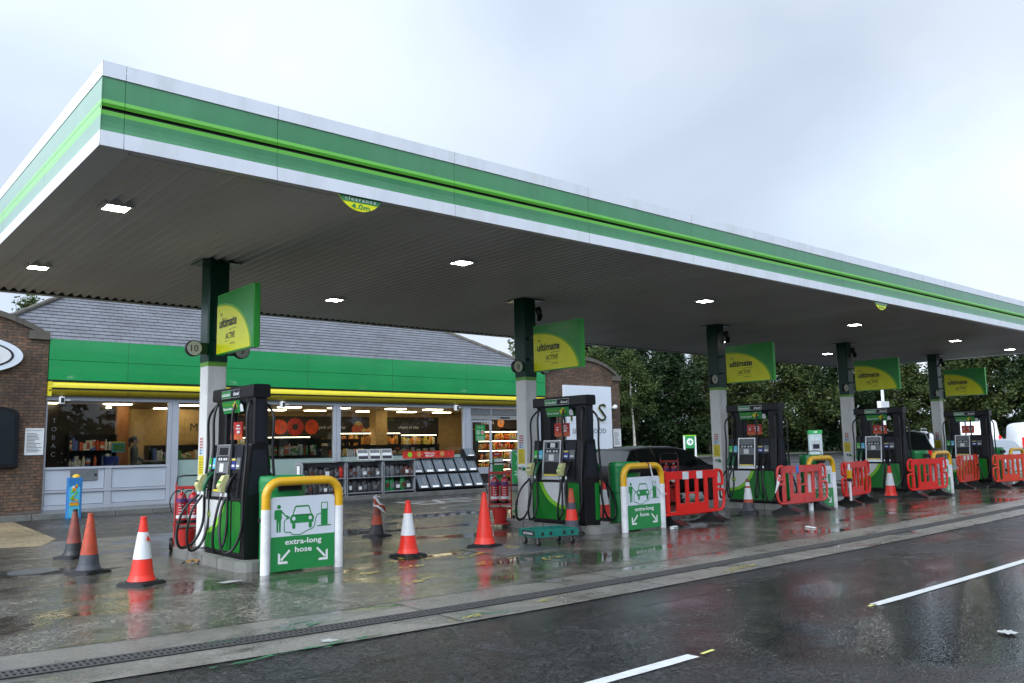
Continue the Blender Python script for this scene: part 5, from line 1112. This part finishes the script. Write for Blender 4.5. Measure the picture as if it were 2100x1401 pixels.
for cx, r_ in ((.40, .15),):
    b.add([q(cx+r_*math.cos(a*.2618), .78+r_*math.sin(a*.2618)) for a in range(24)], [tuple(range(24))], 'white_text'); b.add([(cx+(r_-.015)*math.cos(a*.2618), -.032, .78+(r_-.015)*math.sin(a*.2618)) for a in range(24)], [tuple(range(24))], 'plate_green')
    b.add([(cx+u, -.034, .78+v) for u, v in ((-.03, .05), (.0, .09), (.03, .05), (.035, -.02), (.05, -.10), (.02, -.10), (0, -.03), (-.03, -.11), (-.05, -.10), (-.02, 0))], [tuple(range(10))], 'white_text')
for z, w in ((1.12, .4), (1.07, .3), (.50, .5), (.44, .36), (.38, .5), (.30, .3)): b.box(.40-w/2, .40+w/2, -.03, -.027, z, z+.02, 'white_text')
b.build('printed_sheet', t); b = MB(); b.box(-.04, .84, -.2, .22, 0, .08, 'rubber', bev=.03); b.build('weighted_base', t)
def bluesign(loc, label, sc=1.0):
    t = thing('service_sign', loc, label, 'sign', group='tall blue service signs'); b = MB(); b.box(0, .62, -.05, .05, 0, 1.30, 'sign_blue', bev=.01); b.box(0.02, .60, -.056, -.051, .06, 1.24, 'poster_cyan')
    b.add([(.31+.17*math.cos(a*.3927), -.06, .42+.17*math.sin(a*.3927)) for a in range(16)], [tuple(range(16))], 'white_text'); b.text('C', lambda u, v: (.31+u, -.063, v), 0, .34, .17, 'sign_blue', bold=.03); b.build('panel', t); return t
b = MB(); b.box(0, .28, -.02, .02, 0, 1.27, 'poster_cyan', bev=.01); b.text('C', lambda u, v: (.14+u, -.024, v), .0, .38, .26, 'white_text', bold=.04); b.box(.03, .25, -.024, -.021, 1.05, 1.15, 'white_text'); b.box(.04, .2, -.024, -.021, .15, .2, 'white_text')
o = b.build('blue_banner'); o.location = (20.15, 22.7, .72); tag(o, 'narrow blue banner with a white C beside the column numbered 8', 'banner')
b = MB(); b.box(20.15+.1, 20.15+.14, 22.71, 22.74, .123, .72, 'rack_grey'); b.build('banner_leg').parent = o; bpy.data.objects['banner_leg'].matrix_parent_inverse = Matrix.Translation((-20.15, -22.7, -.72))
# red and green hygiene stand inside the doorway, staff member at the till
t = thing('sanitiser_stand', (20.35, 24.95, .126), 'green stand with a red stop header inside the open doors', 'stand')
b = MB(); b.box(0, .5, 0, .3, 0, .95, 'plate_green', bev=.02); b.box(.03, .47, -.004, 0, .7, .93, 'leaf_white' if 0 else 'price_white'); b.build('plinth', t); b = MB(); b.prism([(0, 1.0), (.5, 1.0), (.5, 1.2), (.25, 1.23), (0, 1.2)], .1, .14, 'red_sign', 'y'); b.text('STOP', lambda u, v: (.25+u, .095, v), 0, 1.07, .07, 'white_text', bold=.03); b.build('header', t)
# printed blue totem by the kerb
t = thing('printed_totem', (5.16, 22.28, .0), 'bright blue printed totem with a yellow top standing at the kerb by the shop', 'totem')
b = MB(); b.box(0, .30, 0, .22, 0, .96, 'sign_blue', bev=.01); b.build('box', t)
b = MB(); rnd = random.Random(6); b.box(.02, .25, -.004, 0, .02, .94, 'poster_cyan'); b.box(.0, .3, -.006, -.0045, .75, .955, 'sign_blue')
for i in range(16): x, z, s_ = rnd.uniform(.04, .17), rnd.uniform(.38, .78), rnd.uniform(.03, .07); b.prism([(x, z), (x+s_, z+.01), (x+s_*.8, z+s_*1.3), (x+.01, z+s_)], -.009-.0006*i, -.007, rnd.choice(['poster_pink', 'hoop_yellow', 'cone_red', 'white_text', 'hoop_yellow', 'pump_lime']), 'y')
b.box(.04, .23, -.012, -.006, .30, .36, 'hoop_yellow'); b.box(.04, .23, -.013, -.006, .36, .375, 'cone_red'); b.build('printed_front', t)
b = MB(); b.lathe([(.09, .96), (.08, 1.0), (.04, 1.03), (0, 1.035)], 'hoop_yellow', (.18, .1), n=14, cap=False); b.build('yellow_top', t)
# ------------------------------------------------------------------ vehicles
def wheel(parent, x, y, r=.32, side=1):
    b = MB(); b.T = Matrix.Translation((x, y, r))@Matrix.Rotation(math.pi/2, 4, 'X'); n = 22
    b.lathe([(r*.62, -.10), (r*.96, -.10), (r, -.07), (r, .07), (r*.96, .10), (r*.62, .10)], 'tyre', n=n, cap=False); w = b.build('wheel', parent)
    b = MB(); b.T = Matrix.Translation((x, y, r))@Matrix.Rotation(math.pi/2, 4, 'X')
    b.lathe([(r*.64, -.09), (r*.64, .09)], 'silver', n=n, cap=False); b.lathe([(.0, -.02), (r*.6, -.02), (r*.6, .02), (0, .02)], 'tyre', n=n)
    for i in range(5):
        a = i*math.pi*2/5; c, s_ = math.cos(a), math.sin(a)
        for z in (-.085, .085):
            q = lambda u, v: (u*c-v*s_, u*s_+v*c, z)
            b.add([q(.03, -.03), q(r*.63, -.045), q(r*.63, .045), q(.03, .03)], [(0, 1, 2, 3)], 'silver')
    b.lathe([(.05, -.09), (.06, -.08), (.06, .08), (.05, .09)], 'silver', n=12); b.build('rim', w)
def vehicle(name, st, W_, paint, label, cat, ax=(.75, 3.35), rw=.66, r=.32, tail=None, platez=.5, group=None, lowz=.22):
    """st: (x, belt z, top z, side glass to next, top glass to next, half width factor)"""
    t = thing(name, (0, 0, 0), label, cat, group=group); H = W_/2; rings = []
    for (x, zb, zr, sg, tg, k) in st:
        w = H*k; wr = w*(1-(1-rw)*min(1, max(0, (zr-zb))/.5)); lo = lowz if 0 < x < st[-1][0] else lowz+.1
        half = [(w*.90, lo), (w*.985, lo+.12), (w, (lo+zb)/2), (w*.985, zb-.03), (w*.965, zb), (w*.965+(wr-w*.965)*.92, zb+(zr-zb)*.90), (wr*.93, zr-.012*(zr > zb+.1)), (wr*.5, zr+.012*(zr > zb+.1))]
        rings.append([(x, -y, z) for y, z in half]+[(x, y, z) for y, z in half[::-1]])
    b = MB(); n = len(rings[0]); body = []; 
    for i in range(len(rings)-1):
        A, B_ = rings[i], rings[i+1]; sg, tg = st[i][3], st[i][4]
        for j in range(n):
            q = (j+1) % n; m = paint
            if (j == 4 or j == n-6) and sg: m = 'car_glass'
            if j in (5, 6, 7, 8, 9) and tg and not sg: m = 'car_glass'
            if j in (4, n-6) and tg: m = 'car_glass'
            if j == n-1: m = 'tyre'
            b.add([A[j], B_[j], B_[q], A[q]], [(0, 1, 2, 3)], m, m == paint)
    b.add(rings[0], [tuple(range(n))], paint); b.add(rings[-1], [tuple(range(n))[::-1]], paint)
    # merge the shared points so that shading is smooth
    o = b.build('body', t); import bmesh as _bm
    bm = _bm.new(); bm.from_mesh(o.data); _bm.ops.remove_doubles(bm, verts=bm.verts, dist=.0005); _bm.ops.recalc_face_normals(bm, faces=bm.faces); bm.to_mesh(o.data); bm.free()
    for x in ax:
        for s in (-1, 1):
            g = MB(); g.T = Matrix.Translation((x, s*(H-.02), r+.02))@Matrix.Rotation(math.pi/2, 4, 'X'); g.lathe([(0, -.025), (r*1.14, -.025), (r*1.14, .025), (0, .025)], 'grate_void', n=22); g.build('wheel_arch', t)
            wheel(t, x, s*(H-.09), r)
    for s in (-1, 1):
        g = MB(); xa = st[0][0]; g.box(*(tail[0], tail[1]), *sorted((s*H*tail[2], s*(H*.985))), tail[3], tail[4], 'tail_red', bev=.02); g.build('tail_light', t)
        g = MB(); mx_ = [q[0] for q in st if q[3]]; g.box(max(mx_)-.05, max(mx_)+.12, *sorted((s*(H-.02), s*(H+.18))), st[3][1]-.02, st[3][1]+.14, paint, bev=.03); g.build('mirror', t)
        g = MB(); g.box(1.35, 1.53, *sorted((s*(H-.01), s*(H+.025))), st[3][1]-.16, st[3][1]-.13, 'chrome'); g.box(1.62, 1.63, *sorted((s*(H-.01), s*(H+.003))), .35, st[3][1]-.05, 'grate_void'); g.build('door_handle', t)
    g = MB(); g.box(-.05, -.025, -.26, .26, platez, platez+.11, 'plate_yellow'); g.text('KV16 LHO', lambda u, v: (-.052, -u, v), 0, platez+.025, .06, 'black_text', w=.44, bold=.02); g.build('number_plate', t)
    g = MB(); g.box(-.06, .02, -H*.86, H*.86, .28, .44, 'rubber', bev=.03); g.build('bumper', t)
    return t
hatch = [(-.02, .62, .63, 0, 0, .82), (.03, .92, .93, 0, 0, .93), (.10, .96, .975, 0, 1, .96), (.52, .955, 1.33, 0, 0, .985), (.66, .955, 1.385, 1, 0, .99), (1.22, .95, 1.43, 0, 0, 1), (1.30, .95, 1.435, 1, 0, 1), (2.12, .94, 1.425, 0, 0, 1), (2.20, .94, 1.42, 1, 0, 1), (2.55, .93, 1.36, 1, 1, .995), (3.18, .92, .945, 0, 0, .98), (3.7, .84, .85, 0, 0, .96), (4.05, .70, .71, 0, 0, .90), (4.18, .5, .51, 0, 0, .78)]
c1 = vehicle('black_hatchback', hatch, 1.76, 'car_black', 'black hatchback passing between the shop and the pumps, behind the second hoop', 'car', tail=(-.02, .14, .70, .68, .88))
c1.location = (15.7, 15.05, 0); c1.rotation_euler = (0, 0, R(-4))
suv = [(-.02, .80, .81, 0, 0, .9), (.03, 1.08, 1.09, 0, 0, .97), (.10, 1.12, 1.14, 0, 1, .985), (.42, 1.12, 1.66, 0, 0, .99), (.55, 1.12, 1.73, 1, 0, 1), (1.3, 1.12, 1.77, 0, 0, 1), (1.38, 1.12, 1.775, 1, 0, 1), (2.3, 1.10, 1.76, 0, 0, 1), (2.38, 1.1, 1.755, 1, 0, 1), (2.75, 1.1, 1.70, 1, 1, 1), (3.4, 1.08, 1.10, 0, 0, .99), (4.2, 1.0, 1.01, 0, 0, .97), (4.5, .8, .81, 0, 0, .9), (4.6, .6, .61, 0, 0, .8)]
c2 = vehicle('dark_suv', suv, 1.98, 'car_grey', 'dark SUV seen from behind with a long red light bar, beside pump number 4', 'car', ax=(.9, 3.7), rw=.78, r=.37, tail=(-.04, .1, .62, .92, 1.12), platez=.70, lowz=.3)
b = MB(); b.box(-.045, -.01, -.80, .80, .99, 1.08, 'tail_red'); b.build('light_bar', c2)
b = MB(); b.box(.36, .6, -.62, .62, 1.745, 1.77, 'rubber'); b.build('spoiler', c2)
for s in (-.62, .62): b = MB(); b.tube([(.7, s, 1.80), (.8, s, 1.85), (2.3, s, 1.85), (2.4, s, 1.81)], .018, 'silver', n=6); b.build('roof_rail', c2)
c2.location = (28.2, 13.2, 0); c2.rotation_euler = (0, 0, R(18))
c3 = vehicle('silver_hatchback', hatch, 1.76, 'car_silver', 'silver car whose sloping roof shows in front of the white vans', 'car', tail=(-.02, .14, .70, .68, .88))
c3.location = (38.9, 14.3, 0); c3.rotation_euler = (0, 0, R(205))
van = [(-.02, .95, .96, 0, 0, .93), (.03, 1.25, 1.26, 0, 0, .96), (.06, 1.25, 1.90, 0, 0, .97), (.25, 1.22, 2.05, 0, 0, .985), (.7, 1.22, 2.10, 0, 0, 1), (1.4, 1.22, 2.11, 0, 0, 1), (2.1, 1.2, 2.10, 0, 0, 1), (2.75, 1.2, 2.06, 0, 0, 1), (2.85, 1.2, 2.04, 1, 0, 1), (3.2, 1.18, 1.92, 1, 1, 1), (3.85, 1.12, 1.15, 0, 0, .98), (4.5, .98, 1.0, 0, 0, .95), (4.75, .8, .81, 0, 0, .88), (4.8, .6, .61, 0, 0, .8)]
v1 = vehicle('white_van', van, 1.95, 'van_white', 'white van seen through and beside the farthest fuel pump', 'van', ax=(.85, 3.85), rw=.86, r=.34, tail=(-.03, .10, .88, .95, 1.45), platez=.75, group='white vans parked by the trees')
v1.location = (41.2, 15.75, 0); v1.rotation_euler = (0, 0, R(22)); v1.scale = (1.05, 1.05, 1.1)
v2 = dup(v1, (42.5, 13.3, 0), 'white van cut off by the right edge, with a red tail light', rz=R(33), group='white vans parked by the trees'); v2.scale = (1, 1, 1.03)

# ------------------------------------------------------------------ person behind the till
def person():
    t = thing('person', (0, 0, 0), 'seated person in dark clothes with tied-back dark hair behind the till window', 'person')
    v = [(0, 0, .95), (0, 0, 1.12), (0, 0, 1.30), (0, 0, 1.40), (0, -.01, 1.47), (-.17, 0, 1.36), (-.22, -.05, 1.12), (-.16, -.26, 1.02), (.17, 0, 1.36), (.23, -.03, 1.12), (.18, -.24, 1.0), (-.10, .0, .86), (-.12, -.38, .84), (-.12, -.40, .45), (.10, 0, .86), (.12, -.38, .84), (.12, -.40, .45)]
    r = [.14, .13, .15, .09, .05, .065, .05, .035, .065, .05, .035, .10, .08, .05, .10, .08, .05]
    e = [(0, 1), (1, 2), (2, 3), (3, 4), (3, 5), (5, 6), (6, 7), (3, 8), (8, 9), (9, 10), (0, 11), (11, 12), (12, 13), (0, 14), (14, 15), (15, 16)]
    me = bpy.data.meshes.new('clothed_body'); me.from_pydata(v, e, []); o = bpy.data.objects.new('clothed_body', me); C.objects.link(o); o.parent = t
    sk = o.modifiers.new('s', 'SKIN'); 
    for i, q in enumerate(r): me.skin_vertices[0].data[i].radius = (q, q*.8)
    me.skin_vertices[0].data[0].use_root = True
    o.modifiers.new('u', 'SUBSURF').levels = 1; me.materials.append(M['cloth_dark'])
    b = MB(); b.ellip((0, -.02, 1.59), (.078, .092, .115), 'skin', 16, 12); b.ellip((0, -.112, 1.58), (.012, .018, .02), 'skin', 8, 6); b.box(-.02, .02, -.108, -.10, 1.53, 1.537, 'red_sign')
    for x in (-.03, .03): b.ellip((x, -.102, 1.605), (.012, .008, .008), 'black_text', 8, 6)
    for x in (-.08, .08): b.ellip((x, -.01, 1.59), (.012, .02, .03), 'skin', 8, 6)
    b.build('head', t)
    b = MB(); b.ellip((0, .01, 1.625), (.09, .10, .105), 'hair', 14, 10); b.ellip((0, .11, 1.60), (.05, .06, .09), 'hair', 10, 8); b.ellip((0, .12, 1.48), (.03, .035, .09), 'hair', 8, 8); b.build('hair', t)
    for s, p in ((-1, (-.16, -.26, 1.02)), (1, (.18, -.24, 1.0))):
        b = MB(); b.ellip((p[0], p[1]-.05, p[2]), (.035, .045, .018), 'skin', 10, 6)
        for i in range(4): b.tube([(p[0]-.025+i*.017, p[1]-.08, p[2]), (p[0]-.026+i*.018, p[1]-.115+abs(i-1.5)*.006, p[2]-.006), (p[0]-.026+i*.018, p[1]-.14+abs(i-1.5)*.01, p[2]-.02)], [.009, .008, .006], 'skin', n=6)
        b.tube([(p[0]-s*.03, p[1]-.03, p[2]), (p[0]-s*.055, p[1]-.065, p[2]-.008), (p[0]-s*.05, p[1]-.09, p[2]-.015)], [.011, .010, .007], 'skin', n=6); b.build('hand', t)
    return t
pr_ = person(); pr_.location = (7.52, 25.35, .28); pr_.rotation_euler = (0, 0, R(70))
b = MB(); b.lathe([(.2, .126), (.2, .16), (.03, .18), (.03, 1.0), (.18, 1.03), (.2, 1.07), (.18, 1.10)], 'display_black', (7.58, 25.34), n=14); tag(b.build('stool'), 'dark round stool under the person behind the till window', 'stool')

# ------------------------------------------------------------------ trees
def tree(name, seed, h, cr, ch, nleaf, ls, leaf, bark, trunk_r=.14, clear=.18, sparse=1.0, skew=0.0, lean=.05, droop=0):
    """h height, cr crown radius, ch crown height share; leaves are small faces gathered in clumps along the limbs"""
    rnd = random.Random(seed); t = thing(name, (0, 0, 0), '', 'tree')
    b = MB(); tips = []; top = Vector((rnd.uniform(-lean, lean)*h, rnd.uniform(-lean, lean)*h, h*.96))
    tr_ = [Vector((0, 0, -.3))]+[Vector((top.x*f+rnd.uniform(-.1, .1), top.y*f+rnd.uniform(-.1, .1), h*f*.96)) for f in (.2, .4, .6, .8, 1)]
    b.tube(tr_, [trunk_r*(1-.17*i) for i in range(6)], bark, n=8)
    nl = 16
    for i in range(nl):
        f = clear+(1-clear)*(i+.5)/nl; base = Vector((top.x*f, top.y*f, h*f*.95)); a = i*2.4+rnd.uniform(-.4, .4)
        sh = math.sin(min(1, (f-clear)/(1-clear)*.9+.22)*math.pi)**.6; L = cr*sh*rnd.uniform(.75, 1.1)
        end = base+Vector((math.cos(a)*L, math.sin(a)*L, rnd.uniform(.05, .35)*L)); mid = (base+end)/2+Vector((0, 0, .1*L))
        lk = .5 if bark == 'bark_white' else 1; b.tube([base, mid, end], [trunk_r*.35*(1-f*.5)*lk, trunk_r*.22*(1-f*.5)*lk, .010], 'bark', n=5); tips += [mid, end, (base+mid)/2, (mid+end)/2+Vector((rnd.uniform(-.4, .4), rnd.uniform(-.4, .4), rnd.uniform(-.3, .5)))]
        for _ in range(2): e2 = end+Vector((rnd.uniform(-.5, .5), rnd.uniform(-.5, .5), rnd.uniform(-.3, .6)))*cr*.45; b.tube([mid, e2], [.03, .008], 'bark', n=4); tips.append(e2)
    tips.append(top); b.build('trunk', t)
    b = MB(); per = int(nleaf/len(tips)); vs = []; fs = []
    for c in tips:
        if rnd.random() > sparse: continue
        R0 = cr*rnd.uniform(.20, .42)
        for _ in range(int(per*rnd.uniform(.6, 1.4))):
            d = Vector((rnd.gauss(0, 1), rnd.gauss(0, 1), rnd.gauss(0, .8))).normalized()*R0*rnd.random()**.45; p = c+d
            if droop: p.z -= droop*rnd.random()
            if p.z < .3: continue
            s_ = ls*rnd.uniform(.6, 1.3); u = Vector((rnd.gauss(0, 1), rnd.gauss(0, 1), rnd.gauss(0, .7))).normalized(); w = u.cross(Vector((rnd.gauss(0, 1), rnd.gauss(0, 1), rnd.gauss(0, 1)))).normalized()
            k = len(vs); vs += [p-u*s_, p+w*s_*.45, p+u*s_, p-w*s_*.45]; fs.append((k, k+1, k+2, k+3))
    b.add(vs, fs, leaf); b.build('crown', t); return t
tb = tree('birch_tree', 1, 12.5, 2.6, .8, 9000, .14, 'leaf_birch', 'bark_white', .17, .30, 1.0, droop=.5)
tm = tree('broadleaf_tree', 2, 12.5, 4.2, .8, 11000, .22, 'leaf_mid', 'bark', .2, .08, 1)
td = tree('dark_tree', 3, 13.5, 4.4, .8, 11000, .24, 'leaf_dark', 'bark', .22, .06, 1)
first_use = {}
def plant(o, x, y, sc, label, grp='trees along the verge'):
    rz = random.uniform(0, 6.28)
    if o.name not in first_use: first_use[o.name] = 1; o.location = (x, y, 0); o.scale = (sc, sc, sc); o.rotation_euler = (0, 0, rz); o['label'] = label; o['group'] = grp; return o
    return dup(o, (x, y, 0), label, rz=rz, sc=sc, group=grp)
plant(tb, 61.5, 62, .98, 'white-trunked birch just right of the brick gable')
plant(tb, 66.0, 63, 1.0, 'slim birch between the brick gable and the double-stemmed birch')
plant(tb, 70.5, 62, .98, 'birch with the clearest white trunk, left of the green arrow sign')
plant(tb, 57.5, 66, 1.05, 'birch rising behind the arched top of the brick gable')
rw_ = [(63, 68), (69, 67), (74.5, 65), (79.5, 63.5), (84.5, 62.5), (89.5, 61.5), (94.5, 60), (99.5, 58.5), (104, 56), (108, 53), (111.5, 49.5), (114, 45.5), (116, 41), (117.5, 36.5), (118.5, 32), (119, 27.5), (119.5, 23), (119.5, 18.5), (119.5, 14)]
places = ['just right of the birches', 'second right of the birches', 'above the green arrow sign', 'left of the column numbered 6', 'behind the column numbered 6', 'above the pump numbered 6', 'right of the panel on column 6', 'left of the column numbered 4', 'above the grey air machine', 'behind the column numbered 4', 'behind the panel on column 4', 'right of the panel on column 4', 'left of the column numbered 2', 'behind the farthest pump', 'behind the panel on column 2', 'above the first white van', 'between the two white vans', 'above the van at the right edge', 'at the far right edge']
for i, (x, y) in enumerate(rw_):
    dk = i in (0, 1, 2, 3, 13, 14, 15, 16, 17, 18) or i in (8,)
    plant(td if dk else tm, x, y, random.uniform(.92, 1.12)*(1.0 if i < 12 else 1.15), ('dark dense tree ' if dk else 'olive green leafy tree ')+places[i])
for i, (x, y) in enumerate([(66, 73), (76, 72), (87, 70), (98, 68), (108, 63), (117, 56), (123, 48), (126, 38), (127, 28), (127, 18)]):
    plant(td if i % 2 or i > 5 else tm, x, y, 1.18, 'taller tree in the back row, %s' % ['behind the birches', 'above the dark trees right of the birches', 'left above the column numbered 6', 'right above the pump numbered 6', 'above the air machine', 'above the pole with the white box', 'behind the dark SUV', 'left of the farthest pump', 'above the farthest pump', 'above the white vans'][i])
plant(tb, 11.2, 58, .93, 'small bare-topped tree showing over the shop roof at the left edge')
# undergrowth along the foot of the trees
def under(name, pts, n, hgt, wid, ls, leaf, seed):
    rnd = random.Random(seed); b = MB(); vs = []; fs = []
    for _ in range(n):
        i = rnd.randrange(len(pts)-1); f = rnd.random(); a, c = Vector(pts[i]), Vector(pts[i+1]); p = a+(c-a)*f
        hh = hgt*(.65+.35*math.sin(p.x*.9)*math.cos(p.y*.7)); q = Vector((p.x+rnd.gauss(0, wid*.4), p.y+rnd.gauss(0, wid*.4), hh*rnd.random()**.7)); s_ = ls*rnd.uniform(.6, 1.4)
        u = Vector((rnd.gauss(0, 1), rnd.gauss(0, 1), rnd.gauss(0, .8))).normalized(); w = u.cross(Vector((rnd.gauss(0, 1), rnd.gauss(0, 1), rnd.gauss(0, 1)))).normalized(); k = len(vs)
        vs += [q-u*s_, q+w*s_*.5, q+u*s_, q-w*s_*.5]; fs.append((k, k+1, k+2, k+3))
    b.add(vs, fs, leaf); return struct(b.build(name), 'stuff')
under('undergrowth', [(60, 68), (75, 67), (90, 63.5), (104, 58), (113, 50), (118.5, 38), (120.5, 12)], 26000, 4.2, 3, .32, 'leaf_dark', 5)
o = under('low_shrubs', [(60, 60), (66, 60.5), (71, 60.5)], 3500, 1.9, 1.6, .16, 'leaf_bush', 6)
# trees added unseen behind the camera; they darken reflections in glass and pumps
for i, (x, y) in enumerate([(-16, -20), (-6, -24), (4, -21), (14, -25), (24, -22), (34, -26), (45, -23)]):
    plant(tm if i % 2 else td, x, y, .8+.1*(i % 3), 'added unseen tree behind the viewer, %s from the left' % ['first', 'second', 'third', 'fourth', 'fifth', 'sixth', 'seventh'][i], 'added trees behind the viewer')
# ------------------------------------------------------------------ far signs and fittings
t = thing('direction_sign', (48.45, 37.5, 0), 'small green sign on two pale legs with a white arrow in a circle', 'sign', rz=-.55)
b = MB(); b.box(-.46, -.36, -.05, .05, 0, 2.0, 'pump_lime' if 0 else 'pole_white'); b.build('leg', t); b = MB(); b.box(.36, .46, -.05, .05, 0, 2.0, 'pole_white'); b.build('leg', t)
b = MB(); b.box(-.36, .36, -.04, .04, 1.15, 2.02, 'plate_green'); b.box(-.46, .46, -.055, .055, 2.0, 2.08, 'pump_lime'); b.add([(.25*math.cos(a*.3927), -.045, 1.6+.25*math.sin(a*.3927)) for a in range(16)], [tuple(range(16))], 'white_text')
b.add([(x, -.05, 1.6+z) for x, z in ((-.15, .03), (.04, .03), (-.03, .11), (.03, .15), (.17, 0), (.03, -.15), (-.03, -.11), (.04, -.03), (-.15, -.03))], [tuple(range(9))], 'plate_green'); b.build('panel', t)
s1 = bluesign((49.6, 36.4, .75), 'tall blue sign half hidden by the column numbered 6'); s1.rotation_euler = (0, 0, -.6)
b = MB(); b.box(.05, .11, -.03, .03, -.75, 0, 'rack_grey'); b.build('leg', s1); b = MB(); b.box(.51, .57, -.03, .03, -.75, 0, 'rack_grey'); b.build('leg', s1)
dup(s1, (61.0, 27.5, .8), 'tall blue sign left of the column numbered 4', rz=-.9, sc=.95)
dup(s1, (45.6, 17.9, .75), 'tall blue sign left of the column numbered 2, beside the dark SUV', rz=-1.0)
t = thing('air_machine', (50.9, 29.3, 0), 'grey air and water machine with a green top by the kerb beyond the third pump', 'machine', rz=-.9)
b = MB(); b.box(-.4, .4, -.3, .3, 0, 1.95, 'machine_grey', bev=.04); b.box(-.28, .28, -.31, -.3, .9, 1.5, 'silver'); b.box(-.2, .2, -.32, -.31, 1.0, 1.3, 'dark_screen'); b.build('case', t); b = MB(); b.box(-.42, .42, -.32, .32, 1.95, 2.2, 'plate_green'); b.text('AIR', lambda u, v: (u, -.325, v), 0, 2.02, .12, 'white_text'); b.build('top', t)
b = MB(); b.tube([(0, 0, 0), (0, 0, 6.4)], .09, 'pole_white', n=8); b.box(-.5, .5, -.12, .12, 3.05, 3.75, 'pole_white'); b.box(-.6, .6, -.2, .2, 6.3, 6.5, 'pole_white'); o = b.build('lamp_post'); o.location = (49.2, 23.8, 0); tag(o, 'white pole with a white box on it, rising behind pump number 4', 'pole')

under('added_hedge', [(-40, -14), (70, -15)], 16000, 6.5, 2.2, .42, 'leaf_dark', 9)  # added out of view behind the camera, hides bright sky from the window reflections
